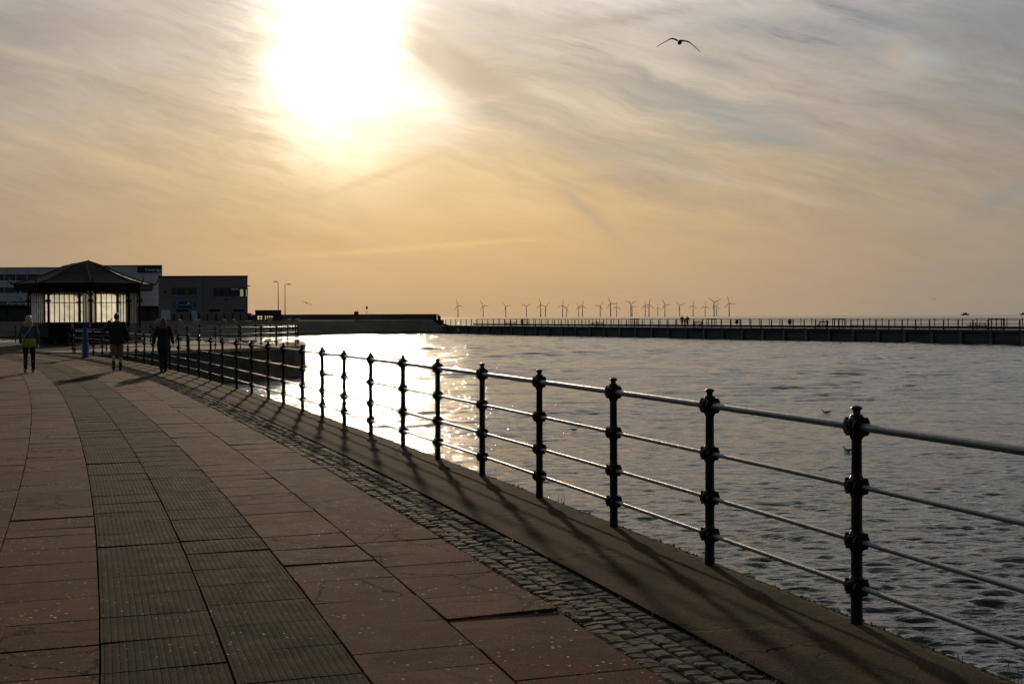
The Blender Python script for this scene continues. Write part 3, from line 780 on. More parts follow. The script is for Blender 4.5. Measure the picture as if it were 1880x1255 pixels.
# dark weed line at the water
M['weed'] = mat('weed', (.012, .014, .010), .7, 0, .3, 1)
pbox(MB(), 0, LEN, -.04, 0, -2.0, -1.28).build('weed_band', M['weed'], pier)
SP = 2.2
nb_ = int(LEN / (2 * SP))
pb = None
for i in range(nb_):
    t0 = 1.0 + i * 2 * SP
    pbox(MB(), t0, t0 + .42, -.24, .0, -2.3, DZ - .27).build('buttress', M['concrete'], pier)
def pier_rail(name, label, of, t0, spacing, pr, zoff):
    th_ = empty(name); tag(th_, label, 'railing', 'railings on the sea pier')
    t_ = t0; ts = []
    pm = None
    while t_ < LEN and len(ts) < 96:
        ts.append(t_)
        x, y, _z = Q(t_, of, 0)
        if pm is None: pm = MB().box((0, 0, .55), (pr * 2, pr * 2, 1.1)).build('post', M['dark'], th_)
        else: o = pm.copy(); col.objects.link(o); o.parent = th_; pm2 = o
        o_ = pm if len(ts) == 1 else pm2
        o_.location = (x, y, DZ + zoff); o_.rotation_euler.z = math.atan2(D.y, D.x)
        t_ += spacing
    for z, r in ((1.1, .032), (.62, .022), (.18, .02)):
        MB().tube([Q(q_, of, z + DZ + zoff) for q_ in (ts[0], ts[len(ts) // 2], ts[-1])], r, n=6).build('rail', M['dark'], th_)
pier_rail('pier_railing', 'dark post railing along the lake side of the sea pier', .02, .6, SP, .055, .02)
pier_rail('pier_railing', 'thinner dark railing along the sea side of the sea pier', 6.5, 1.4, SP * 1.02, .035, .33 - .2)
def t_of_px(px, of=0.0):
    k = (px - CX) / F; base = A + NBK * of
    return (k * base.y - base.x) / (D.x - k * D.y)
# benches on the deck
def bench():
    r = empty('bench')
    MB().box((0, 0, .45), (1.9, .4, .06)).build('seat', M['dark'], r)
    b = MB(); b.box((0, .22, .80), (1.9, .05, .16)); b.box((0, .20, .60), (1.9, .04, .08)); b.build('backrest', M['dark'], r)
    for sx in (-.8, .8):
        b = MB(); b.box((sx, -.12, .21), (.08, .08, .42)); b.box((sx, .2, .42), (.08, .07, .84)); b.box((sx, .03, .39), (.07, .4, .06)); b.build('leg', M['dark'], r)
    return r
def picnic():
    r = empty('picnic_table')
    MB().box((0, 0, .75), (2.0, .75, .06)).build('tabletop', M['dark'], r)
    for sy in (-.7, .7): MB().box((0, sy, .45), (2.0, .26, .05)).build('seat', M['dark'], r)
    for sx in (-.7, .7):
        b = MB(); b.tube([(sx, -.35, .72), (sx, -.62, 0)], .045, n=4); b.tube([(sx, .35, .72), (sx, .62, 0)], .045, n=4); b.box((sx, 0, .42), (.07, 1.5, .07)); b.build('leg', M['dark'], r)
    return r
bp = None; pp = None
ang = math.atan2(D.y, D.x)
for kind, px, lb in (('p', 937, 'dark picnic table on the pier nearest the flood wall end'), ('p', 1097, 'dark picnic table on the pier just left of its middle'),
                     ('b', 1280, 'dark bench on the pier right beside the two walking people'), ('b', 1510, 'dark bench on the pier right of the hanging box'),
                     ('p', 1795, 'dark picnic table on the pier below the grey ship')):
    if kind == 'b':
        if bp is None: bp = bench(); o = bp
        else: o = copy_tree(bp)
        g_ = 'benches on the pier'
    else:
        if pp is None: pp = picnic(); o = pp
        else: o = copy_tree(pp)
        g_ = 'picnic tables on the pier'
    x, y, z = Q(t_of_px(px, 3.6), 3.6, DZ)
    o.location = (x, y, z); o.rotation_euler.z = ang; tag(o, lb, 'bench' if kind == 'b' else 'picnic table', g_)
# ladder gates and boxes
gp_ = None
for px, lb in ((962, 'dark ladder gate beside the leftmost picnic table on the pier'), (1165, 'dark ladder gate on the pier right of the second picnic table'),
               (1306, 'dark ladder gate on the pier right of the bench by the walkers'), (1539, 'dark ladder gate on the pier right of the lone bench'), (1829, 'dark ladder gate at the right end of the pier')):
    if gp_ is None:
        gp_ = empty('ladder_gate')
        for x in (-1.1, -.7, 0, .7, 1.1): MB().box((x, 0, .6), (.08, .08, 1.2)).build('post', M['dark'], gp_)
        MB().box((0, 0, 1.17), (2.3, .06, .07)).build('top_bar', M['dark'], gp_); o = gp_
    else: o = copy_tree(gp_)
    x, y, z = Q(t_of_px(px, .3), .34, DZ + .03); o.location = (x, y, z); o.rotation_euler.z = ang; tag(o, lb, 'gate', 'ladder gates on the pier')
for px, lb in ((1353, 'small dark lifebuoy box on the pier railing right of the walkers'), (1450, 'small dark lifebuoy box on the pier railing left of the lone bench')):
    r = empty('lifebuoy_box'); MB().box((0, 0, .78), (.5, .22, .6)).build('box', M['dark'], r); MB().box((0, 0, 1.1), (.56, .28, .05)).build('lid', M['dark'], r); MB().box((0, .0, .22), (.08, .08, .52)).build('stand', M['dark'], r)
    x, y, z = Q(t_of_px(px, 5.9), 5.9, DZ); r.location = (x, y, z); r.rotation_euler.z = ang; tag(r, lb, 'lifebuoy box', 'lifebuoy boxes on the pier')
# pale notice on wall
MB().box((0, 0, 0), (.9, .04, .75)).build('notice_board', M['deck'], None, loc=Q(t_of_px(842), -.10, -.85), rz=ang)
tag(bpy.data.objects['notice_board'], 'small pale board fixed low on the pier wall near its left end', 'sign')
# ------------------------------------------------------------------ wind turbines
T = [(840.9, 560.3, -17), (887, 560.8, -30), (928.5, 561.7, -42), (966.5, 561.7, -62), (992.7, 558.6, -12), (1001.4, 562, -70), (1032.9, 560, 8), (1040.5, 564, 40), (1062.3, 562.9, -20), (1069.4, 560.3, 8),
     (1102, 560.9, 33), (1121, 556.1, -24), (1131.9, 562.6, 2), (1158.3, 557.1, -58), (1160.5, 562.2, -30), (1184.7, 561.5, -5), (1191.5, 557.8, 10), (1207.7, 564.6, 0), (1220.8, 558.8, -30), (1247.8, 560, -48), (1272.5, 560.5, 9),
     (1294.5, 561.4, 0), (1311, 554, -53), (1315.5, 561.4, 14), (1338.7, 555.4, -16)]
ordn = ['first', 'second', 'third', 'fourth', 'fifth', 'sixth', 'seventh', 'eighth', 'ninth', 'tenth', 'eleventh', 'twelfth', 'thirteenth', 'fourteenth', 'fifteenth', 'sixteenth', 'seventeenth', 'eighteenth', 'nineteenth', 'twentieth',
        'twenty-first', 'twenty-second', 'twenty-third', 'twenty-fourth', 'twenty-fifth']
tb = None
for i, (px, py, a) in enumerate(T):
    hy = G(px, 600, -2.6); hor = CY - F * math.tan(PITCH) - (px - CX) * ROLL
    d = F * 81.5 / (hor - py)
    base = Vector((X_at(px, d), d, -2.6))
    if tb is None:
        tb = empty('wind_turbine')
        MB().cyl((0, 0, 0), (0, 0, 82), 3.6, 2.3, n=12).build('tower', M['turbine'], tb)
        MB().box((0, 2.5, 84), (4, 10, 4)).build('nacelle', M['turbine'], tb)
        hub = MB().lathe([(2.4, -1), (2.2, 1.5), (.8, 3)], n=10).build('hub', M['turbine'], tb); hub.location = (0, -3.0, 84); hub.rotation_euler.x = R(90)
        bl = []
        for k in range(3):
            b = MB(); st = [(0, 2.4, 1.2), (4, 2.6, 1.1), (10, 4.0, .9), (25, 2.9, .6), (42, 1.6, .3), (46, .5, .15)]
            vs = []
            for z, c_, t_ in st: vs += [(-c_ * .3, -t_ / 2, z), (c_ * .7, -t_ / 2, z), (c_ * .7, t_ / 2, z), (-c_ * .3, t_ / 2, z)]
            b.add(vs, [(r_ * 4 + j, r_ * 4 + (j + 1) % 4, (r_ + 1) * 4 + (j + 1) % 4, (r_ + 1) * 4 + j) for r_ in range(5) for j in range(4)] + [(20, 21, 22, 23)], True)
            o = b.build('blade', M['turbine'], tb); o.location = (0, -4.0, 84)
        cur = tb
    else: cur = copy_tree(tb)
    cur.location = base
    j = 0
    for ch in [x for x in bpy.data.objects if x.parent is cur and x.name.startswith('blade')]:
        ch.rotation_euler = (0, R(a + 120 * j), 0); j += 1
    tag(cur, 'pale offshore wind turbine on the horizon, %s from the left' % ordn[i], 'wind turbine', 'wind turbines on the horizon')
# ships
M['ship'] = mat('ship_grey', (.16, .15, .15), .6, 0, .1, .1, 0)
for px, d, L_, lb in ((1772, 9500, 56, 'low grey ship on the horizon above the right end of the pier'), (1881, 9000, 60, 'grey ship on the horizon cut by the right edge of the photo')):
    r = empty('ship', (X_at(px, d), d, -2.6))
    MB().add([(x * L_ / 2, y, z) for y in (-5, 5) for x, z in ((-.85, 0), (-1, 8), (1, 9), (.85, 0))], [(0, 1, 2, 3), (7, 6, 5, 4), (0, 4, 5, 1), (1, 5, 6, 2), (2, 6, 7, 3), (3, 7, 4, 0)]).build('hull', M['ship'], r)
    b = MB(); b.box((-2, 0, 12), (30, 8, 7)); b.box((3, 0, 15.5), (10, 5, 4)); b.build('superstructure', M['ship'], r)
    tag(r, lb, 'ship')
# ------------------------------------------------------------------ buildings
def text_mesh(body, size, mt, parent, loc, rot=(R(90), 0, 0), ext=.02):
    cu = bpy.data.curves.new('lettering', 'FONT'); cu.body = body; cu.size = size; cu.extrude = ext; cu.align_x = 'CENTER'; cu.align_y = 'CENTER'; cu.offset = size * .012
    to = bpy.data.objects.new('lettering', cu); col.objects.link(to)
    dg = bpy.context.evaluated_depsgraph_get(); me = bpy.data.meshes.new_from_object(to.evaluated_get(dg)); me.name = 'lettering'
    bpy.data.objects.remove(to); o = bpy.data.objects.new('lettering', me); col.objects.link(o)
    me.materials.clear(); me.materials.append(mt); o.parent = parent; o.location = loc; o.rotation_euler = rot; return o
def Zat(px, py, d): return P(px, py, d).z
M['sign_dark'] = mat('sign_board_dark', (.012, .02, .03), .4, 0, .1, 1, 0)
M['sign_white'] = mat('sign_white', (.75, .75, .7), .5, 0, .02, 1, 0)
M['sign_red'] = mat('sign_red', (.07, .010, .014), .5, 0, .1, 1, 0)
M['green'] = mat('sign_green', (.03, .22, .05), .5, 0, .1, 1, 0)
M['cladding_line'] = mat('cladding_joint', (.30, .33, .37), .7, 0, .05, 1, 0)
h = empty('hotel_building'); tag(h, 'long white clad hotel with dark window strips behind the shelter', 'building')
d = 282
def hb(name, px0, px1, py0, py1, dd, depth, mt, parent=h):
    return MB().prism([(X_at(px0, dd), dd), (X_at(px1, dd), dd), (X_at(px1, dd + depth), dd + depth), (X_at(px0, dd + depth), dd + depth)], Zat((px0 + px1) / 2, py1, dd), Zat((px0 + px1) / 2, py0, dd)).build(name, mt, parent)
hb('wall', -120, 182, 492, 561.5, d, 14, M['white_panel'])
hb('wall', 182, 298.3, 488, 561.5, d - 2, 16, M['white_panel'])
hb('roof_edge', -120, 182, 490.6, 492, d - .15, 14, M['glass_dark'])
hb('roof_edge', 182, 298.6, 486.6, 488, d - 2.15, 16, M['glass_dark'])
hb('ground_floor', -120, 298, 561.6, 592, d + 1.2, 12, M['brick'])
for (a, c_, y0, y1) in ((-110, 84, 503.5, 514.5), (-110, 36, 527.5, 537.5), (40, 84, 527.5, 537.5)):
    f = hb('window', a, c_, y0, y1, d - .06, .05, M['glass_dark'])
    b = MB(); k = a + 14
    while k < c_ - 3:
        b.bbox(X_at(k, d) - .08, X_at(k, d) + .08, d - .11, d - .064, Zat(k, y1, d), Zat(k, y0, d)); k += 21
    b.build('mullion', M['cladding_line'], f)
b = MB()
for py in (521, 545):
    b.bbox(X_at(-120, d), X_at(181, d), d - .03, d - .003, Zat(50, py, d) - .03, Zat(50, py, d) + .03)
for py in (500, 515, 530, 540, 551):
    b.bbox(X_at(183, d), X_at(298, d - 2), d - 2.03, d - 2.003, Zat(240, py, d - 2) - .03, Zat(240, py, d - 2) + .03)
for px in range(-100, 298, 19):
    dd = d if px < 182 else d - 2
    b.bbox(X_at(px, dd) - .03, X_at(px, dd) + .03, dd - .034, dd - .004, Zat(px, 561, dd), Zat(px, 493, dd))
b.build('cladding_joints', M['cladding_line'], h)
for px, py in ((260, 549), (39, 549)): MB().box((X_at(px, d - 2), d - 2.15, Zat(px, py, d - 2)), (.3, .25, .25)).build('wall_lamp', M['dark'], h)
sg = hb('sign', 253, 298, 488.4, 500, d - 2.3, .28, M['sign_dark'])
dd = d - 2.36
text_mesh('Travelodge', .72, M['sign_white'], sg, (X_at(281.5, dd), dd, Zat(280, 495.2, dd)))
b = MB(); b.ell((X_at(259.5, dd), dd + .02, Zat(259, 493.5, dd)), (.42, .04, .42)); b.box((X_at(259.5, dd), dd + .01, Zat(259, 496, dd)), (1.0, .04, .16)); b.build('emblem', M['sign_red'], sg)
sg = hb('sign', -30, 47, 553, 561, d - .3, .25, M['sign_dark'])
hb('stripe', -30, 14, 555, 560, d - .34, .03, M['green'], sg)
text_mesh('Morrisons', .95, M['sign_white'], sg, (X_at(31, d - .36), d - .36, Zat(31, 556.8, d)))
# shop front windows in the ground floor
for a, c_ in ((-90, -40), (-30, 10), (14, 50), (244, 270), (274, 292)):
    hb('shop_window', a, c_, 568, 588, d + 1.12, .06, M['glass_dark'])
# grey building
g2 = empty('leisure_building'); tag(g2, 'grey brown flat roofed two storey building right of the shelter', 'building')
d = 262
def gb(name, px0, px1, py0, py1, dd, depth, mt, parent=g2):
    return hb(name, px0, px1, py0, py1, dd, depth, mt, parent)
gb('wall', 291.5, 372.5, 508, 590, d, 13, M['grey_clad'])
gb('wall', 373.2, 440, 508, 590, d, 13, M['grey_clad']); gb('joint', 372.4, 373.3, 508, 590, d + .1, 12, M['dark'])
gb('wall', 440, 455, 508, 528.4, d, 13, M['grey_clad']); gb('wall', 440, 455, 543.2, 590, d, 13, M['grey_clad'])
gb('roof_edge', 291, 455.4, 506, 508, d - .12, 13.2, M['dark'])
f = gb('window', 316, 361, 528, 541.6, d - .05, .04, M['glass_dark'])
gb('sill', 315.5, 361.5, 542, 543, d - .12, .1, M['deck'], f)
b = MB()
for px in (328, 339, 351): b.bbox(X_at(px, d) - .05, X_at(px, d) + .05, d - .09, d - .053, Zat(px, 541, d), Zat(px, 528, d))
b.build('mullion', M['dark'], f)
M['curtain'] = mat('curtain', (.10, .09, .03), .8); M['blind'] = mat('blind', (.05, .07, .09), .8)
gb('curtain', 338, 346, 529, 541, d - .07, .015, M['curtain'], f); gb('blind', 319.5, 327.5, 529, 541, d - .07, .015, M['blind'], f)
f = gb('window', 393, 439.9, 528, 543, d - .05, .04, M['glass_dark'])
b = MB()
for px in (394, 408, 424): b.bbox(X_at(px, d) - .06, X_at(px, d) + .06, d - .1, d - .053, Zat(px, 543, d), Zat(px, 528, d))
b.build('mullion', M['dark'], f)
gb('blind', 425, 439, 529, 532, d - .07, .015, M['white_panel'], f)
# corner room glazed front, side and back: sky shows through
M['glass_green'] = bpy.data.materials.new('corner_glass'); m = M['glass_green']; m.use_nodes = True; t = m.node_tree; t.nodes.clear()
e = NT(t); tr = e.n('ShaderNodeBsdfTransparent'); tr.inputs[0].default_value = (.62, .80, .66, 1); gl_ = e.n('ShaderNodeBsdfGlossy'); gl_.inputs['Roughness'].default_value = .05
mx = e.n('ShaderNodeMixShader'); mx.inputs[0].default_value = .08; t.links.new(tr.outputs[0], mx.inputs[1]); t.links.new(gl_.outputs[0], mx.inputs[2]); oo = e.n('ShaderNodeOutputMaterial'); t.links.new(mx.outputs[0], oo.inputs[0])
gb('corner_pane', 441, 447, 529, 542.8, d + .02, .04, M['glass_green']); gb('corner_pane', 451, 454.4, 529, 542.8, d + .02, .04, M['glass_green']); gb('wall', 447, 451, 528.4, 543.2, d + .01, .3, M['dark'])
b = MB()
for px in (440.3, 451, 454.6): b.bbox(X_at(px, d) - .07, X_at(px, d) + .07, d - .02, d + .10, Zat(px, 543, d), Zat(px, 528.6, d))
b.build('mullion', M['dark'], g2)
for a, c_ in ((324, 345), (383, 404), (428, 449)): gb('vent', a, c_, 568, 571.5, d - .06, .05, M['dark'])
for a, c_, y0 in ((296, 313, 569), (352, 362, 570.5)): gb('door', a, c_, y0, 587, d - .07, .06, M['white_panel'])
for px in (303, 334, 415): MB().box((X_at(px, d), d - .12, Zat(px, 535 if px != 415 else 549.5, d)), (.3, .22, .22)).build('wall_lamp', M['dark'], g2)
for px in (320, 334, 350, 366, 381, 397, 412, 427, 442): MB().bbox(X_at(px, d) - .09, X_at(px, d) + .09, d - .3, d - .12, Zat(px, 589, d), Zat(px, 576, d)).build('pilaster', M['dark'], g2)
# mural
M['cyan'] = mat('mural_cyan', (.02, .20, .34), .5, 0, .5, .9, 0); M['navy'] = mat('mural_navy', (.012, .03, .10), .5, 0, .2, 1, 0); M['purple'] = mat('mural_purple', (.14, .02, .22), .5, 0, .3, 1, 0)
mu = gb('mural', 316, 363, 551.5, 564, d - .05, .04, M['cyan'])
gb('panel', 328, 352, 553, 564.5, d - .08, .028, M['navy'], mu)
gb('figure', 318.5, 323, 556, 561, d - .08, .028, M['purple'], mu); gb('figure', 356, 360, 555.5, 563, d - .08, .028, M['navy'], mu)
for px, py in ((325, 546.8), (334, 548)): MB().ell((X_at(px, d), d - .03, Zat(px, py + 1, d)), (.2, .02, .15)).build('spot', M['purple'], mu)
text_mesh('A', 1.0, M['sign_white'], mu, (X_at(346.5, d), d - .1, Zat(346, 556.6, d)))
gb('line', 329, 345, 559.2, 559.9, d - .10, .018, M['sign_white'], mu); gb('emblem', 329.5, 332.5, 553.8, 557, d - .1, .018, M['sign_red'], mu)
# low brick building
lbz = empty('brick_kiosk'); tag(lbz, 'low brown brick building with bright windows at the far bank', 'building')
d = 260
M['skyglow_win'] = emit('window_sky_glow', (1.0, .80, .48), .75)  # emission paints the bright sky seen through and mirrored in the panes
hb('wall', 468.5, 516.5, 570, 579.5, d, 8, M['brick'], lbz); hb('wall', 468.5, 516.5, 586, 590, d, 8, M['brick'], lbz); hb('wall', 502, 516.5, 579.5, 586, d, 8, M['brick'], lbz); hb('wall', 468.5, 473, 579.5, 586, d, 8, M['brick'], lbz)
hb('roof_edge', 468, 517, 569, 570, d - .2, 8.4, M['dark'], lbz)
f = hb('window', 473, 502, 579.5, 586, d + .25, .04, M['skyglow_win'], lbz)
b = MB()
for px in (477, 482, 483.5, 485, 489, 493, 497, 501): b.bbox(X_at(px, d) - .12, X_at(px, d) + .12, d + .12, d + .22, Zat(px, 586, d), Zat(px, 579.5, d))
b.bbox(X_at(473, d), X_at(502, d), d + .08, d + .12, Zat(488, 583, d) - .08, Zat(488, 583, d) + .05); b.bbox(X_at(482, d), X_at(485.5, d), d + .02, d + .08, Zat(484, 586, d), Zat(484, 579.5, d))
b.build('frame', M['dark'], f)
f = MB().bbox(X_at(518, d), X_at(537, d), d, d + .15, 1.0, Zat(527, 579.5, d)).build('panel_fence', mat('blue_grey_panels', (.11, .13, .16), .6)); tag(f, 'blue grey panel fence beside the low brick building', 'fence')
# lamp columns
def lamp(px, top, d, arms, label):
    r = empty('street_lamp', (X_at(px, d), d, 1.05)); H = Zat(px, top, d) - 1.05
    MB().cyl((0, 0, 0), (0, 0, H), .10, .05, n=8).build('column', M['dark'], r)
    for sx, L_, dz_ in arms:
        MB().tube([(0, 0, H - .05), (sx * L_ * .5, 0, H + dz_ * .6), (sx * L_, 0, H + dz_)], .035, n=6).build('arm', M['dark'], r)
        MB().ell((sx * (L_ + .25), 0, H + dz_ - .02), (.42, .16, .10), 10, 6).build('lamp_head', M['dark'], r)
    tag(r, label, 'street lamp', 'street lamps on the far bank')
lamp(511, 518, 268, [(-1, .25, .15)], 'tall dark lamp column with a short hook rising behind the low brick building')
lamp(523.5, 521.5, 272, [(1, .55, 0)], 'dark lamp column with one arm to the right beside the brick building')
lamp(449, 524.5, 278, [(1, .6, 0)], 'street lamp hidden behind the grey building with only its head showing')
r = empty('beacon', (X_at(673.5, 292), 292, 1.0))
MB().cyl((0, 0, 0), (0, 0, Zat(673, 570, 292) - 1.0), .05, n=6).build('pole', M['dark'], r)
z_ = Zat(673, 565.5, 292) - 1; b = MB(); b.cyl((0, 0, z_ - .22), (0, 0, z_ + .25), .19, n=10); b.build('lamp', M['dark'], r)
z_ = Zat(673, 562.2, 292) - 1; MB().ell((0, 0, z_), (.15, .15, .12)).build('cap', M['dark'], r); MB().cyl((0, 0, z_ - .4), (0, 0, z_), .03, n=6).build('neck', M['dark'], r)
tag(r, 'small round headed beacon on a thin pole on the far sea wall', 'beacon')
# small car, end on
r = empty('parked_car', (X_at(453, 266), 266, 1.05))
b = MB(); b.box((0, 0, .55), (1.75, 4.0, .6)); b.add([(x * w_, y, z) for z, w_, ys in ((.85, .85, (-1.2, 1.7)), (1.42, .65, (-.6, 1.2))) for x, y in ((-1, ys[0]), (1, ys[0]), (1, ys[1]), (-1, ys[1]))], [(4, 5, 6, 7), (0, 1, 5, 4), (1, 2, 6, 5), (2, 3, 7, 6), (3, 0, 4, 7)])
b.build('body', M['blue'], r)
for sx in (-.72, .72):
    for sy in (-1.3, 1.3): MB().cyl((sx - .1, sy, .32), (sx + .1, sy, .32), .32, n=12).build('wheel', M['dark'], r)
    MB().box((sx * .85, -2.02, .6), (.28, .05, .14)).build('headlight', M['sign_white'], r)
tag(r, 'small blue car parked end-on at the corner of the grey building', 'car')
# ------------------------------------------------------------------ the shelter
SH = Vector((X_at(156, 93), 93, 0))
sh = empty('seafront_shelter', SH, R(0)); tag(sh, 'octagonal promenade shelter with dark slate roof, iron columns and frosted glass screens', 'shelter')
def oct_(rad, z, n=8, ph=R(22.5)): return [(rad * math.cos(ph + i * 2 * math.pi / n), rad * math.sin(ph + i * 2 * math.pi / n), z) for i in range(n)]
def ring_mesh(rings, apex=None, cap=False):
    b = MB(); n = 8; vs = []
    for rg in rings: vs += rg
    fs = [(i * n + j, i * n + (j + 1) % n, (i + 1) * n + (j + 1) % n, (i + 1) * n + j) for i in range(len(rings) - 1) for j in range(n)]
    if apex: vs.append(apex); k = len(vs) - 1; o_ = (len(rings) - 1) * n; fs += [(o_ + j, o_ + (j + 1) % n, k) for j in range(n)]
    b.add(vs, fs); return b
rf = ring_mesh([oct_(4.35, 3.88), oct_(3.6, 4.06), oct_(2.6, 4.42), oct_(1.3, 5.0), oct_(.75, 5.22)], (0.25, 0, 5.36)).build('roof', M['roof'], sh)
hips = MB()
for i in range(8):
    path = [oct_(4.38, 3.90)[i], oct_(3.6, 4.08)[i], oct_(2.6, 4.44)[i], oct_(1.3, 5.02)[i], (0.25, 0, 5.38)]; hips.tube(path, .05, n=6)
hips.build('ridge_tiles', M['stone'], rf)
MB().lathe([(.10, 5.33), (.05, 5.42), (.02, 5.46)], (0.25, 0, 0), n=8).build('finial', M['iron'], rf)
fb = ring_mesh([oct_(4.3, 3.42), oct_(4.36, 3.60), oct_(4.40, 3.74), oct_(4.44, 3.88), oct_(4.33, 3.885)])
fb.build('fascia', M['dark'], sh)
ring_mesh([oct_(4.28, 3.44), oct_(3.3, 3.55)]).build('soffit', M['dark'], sh)
b = MB()                                                      # curled horns at the eave corners
for i in range(8):
    p = Vector(oct_(4.4, 3.86)[i]); o_ = Vector((p.x, p.y, 0)).normalized(); b.tube([p - o_ * .3, p + o_ * .15 + Vector((0, 0, .02)), p + o_ * .26 + Vector((0, 0, .2)), p + o_ * .30 + Vector((0, 0, .42))], [.06, .06, .045, .015], n=6)
b.build('eave_horns', M['iron'], sh)
RC = 3.50
b = MB()                                                      # scalloped valance between the columns
for i in range(8):
    a = Vector(oct_(RC, 0)[i]); c_ = Vector(oct_(RC, 0)[(i + 1) % 8]); k = 17; t_ = (c_ - a)
    nrm = Vector((t_.y, -t_.x, 0)).normalized() * .02
    for j in range(k):
        p0 = a + t_ * (j / k); p1 = a + t_ * ((j + 1) / k); pm_ = (p0 + p1) / 2
        for (z0, z1) in ((3.40, 3.56),):
            vs = [p0 + Vector((0, 0, z0)), p1 + Vector((0, 0, z0)), p1 + Vector((0, 0, z1)), p0 + Vector((0, 0, z1)), pm_ + Vector((0, 0, z0 - .16))]
            vs2 = [q_ + nrm for q_ in vs]
            b.add(vs + vs2, [(0, 1, 2, 3), (0, 4, 1), (8, 7, 6, 5), (6, 9, 5), (0, 5, 9, 4), (4, 9, 6, 1)])
b.build('valance', M['dark'], sh)
M['maroon'] = mat('maroon_paint', (.016, .007, .007), .6, 0, .3, 5, .1, 40, .15)
colm = None
for i in range(8):
    p = oct_(RC, 0)[i]
    b = MB(); b.lathe([(.13, 0), (.13, .25), (.085, .3), (.07, 1.2), (.06, 2.65), (.10, 2.68), (.19, 2.74), (.19, 2.80), (.09, 2.84), (.06, 2.9), (.06, 3.5)], n=12)
    o = b.build('column', M['maroon'], sh, loc=p)
    # arched brackets either side
    b = MB()
    for j in (-1, 1):
        q_ = Vector(oct_(RC, 0)[(i + j) % 8]) - Vector(p); q_.normalize()
        arc = []
        for k in range(9):
            a = k / 8 * math.pi / 2; arc.append(q_ * (.62 * (1 - math.cos(a))) + Vector((0, 0, 2.84 + .52 * math.sin(a))))
        b.tube(arc, .035, n=6)
        # web
        vs = arc + [Vector((0, 0, 3.44)), ]
        for k in range(8): b.add([arc[k], arc[k + 1], Vector((arc[k + 1].x, arc[k + 1].y, 3.45)) if k > 4 else arc[k] * .5 + Vector((0, 0, 1.68 + .0)) + q_ * .02], [(0, 1, 2)])
    b.build('bracket', M['maroon'], o)
# glazing on the five rear and side faces: frosted glass, timber bars
m = bpy.data.materials.new('frosted_glass'); m.use_nodes = True; t = m.node_tree; t.nodes.clear(); e = NT(t)
co = e.n('ShaderNodeTexCoord').outputs['Object']
nn = e.noise(co, 1.6, 6, .6, .5); cg = e.ramp(nn, [(.35, (.62, .64, .52)), (.6, (.92, .92, .84))])
tl = e.n('ShaderNodeBsdfTranslucent'); t.links.new(cg, tl.inputs[0])
tp = e.n('ShaderNodeBsdfTransparent'); tp.inputs[0].default_value = (.85, .85, .8, 1)
gg = e.n('ShaderNodeBsdfGlossy'); gg.inputs['Roughness'].default_value = .2
m1 = e.n('ShaderNodeMixShader'); m1.inputs[0].default_value = .14; t.links.new(tl.outputs[0], m1.inputs[1]); t.links.new(tp.outputs[0], m1.inputs[2])
m2 = e.n('ShaderNodeMixShader'); m2.inputs[0].default_value = .05; t.links.new(m1.outputs[0], m2.inputs[1]); t.links.new(gg.outputs[0], m2.inputs[2])
oo = e.n('ShaderNodeOutputMaterial'); t.links.new(m2.outputs[0], oo.inputs[0]); M['frost'] = m
M['bar'] = mat('glazing_bar', (.06, .04, .05), .5, 0, .3, 5, 0)
RG = 3.36
for i in (7, 0, 1, 2, 3):                                     # faces whose normals point sideways or away
    a = Vector(oct_(RG, 0)[i]); c_ = Vector(oct_(RG, 0)[(i + 1) % 8])
    t_ = (c_ - a); L_ = t_.length; t_.normalize(); ang2 = math.atan2(t_.y, t_.x); mid = (a + c_) / 2
    pn = MB().add([(-L_ / 2 + .03, 0, 1.34), (L_ / 2 - .03, 0, 1.34), (L_ / 2 - .03, 0, 3.48), (-L_ / 2 + .03, 0, 3.48)], [(0, 1, 2, 3)]).build('glass_screen', M['frost'], sh, loc=mid, rz=ang2)
    b = MB(); k = 7
    for j in range(k + 1):
        x = -L_ / 2 + .04 + (L_ - .08) * j / k; thick = .11 if j in (0, 7) else (.09 if j in (3, 4) and i in (1,) else .035)
        b.box((x, 0, 2.44), (thick, .06, 2.2))
    b.box((0, 0, 2.70), (L_ - .04, .064, .045)); b.box((0, 0, 1.35), (L_ - .04, .09, .08)); b.box((0, 0, 3.48), (L_ - .04, .08, .1))
    b.build('glazing_bars', M['bar'], pn)
    MB().box((0, 0, .655), (L_ - .02, .10, 1.30)).build('wall_panel', M['maroon'], sh, loc=mid, rz=ang2)
# central windbreak partition and benches
pn = MB().add([(0, -1.3, 1.34), (0, 1.3, 1.34), (0, 1.3, 3.48), (0, -1.3, 3.48)], [(0, 1, 2, 3)]).build('glass_screen', M['frost'], sh, loc=(-.15, 1.4, 0))
b = MB()
for j in range(5): b.box((0, -1.3 + j * .65, 2.44), (.06, .05, 2.2))
b.box((0, 0, 2.70), (.064, 2.6, .05)); b.build('glazing_bars', M['bar'], pn)
MB().box((-.15, 1.4, .655), (.1, 2.6, 1.30)).build('wall_panel', M['maroon'], sh)
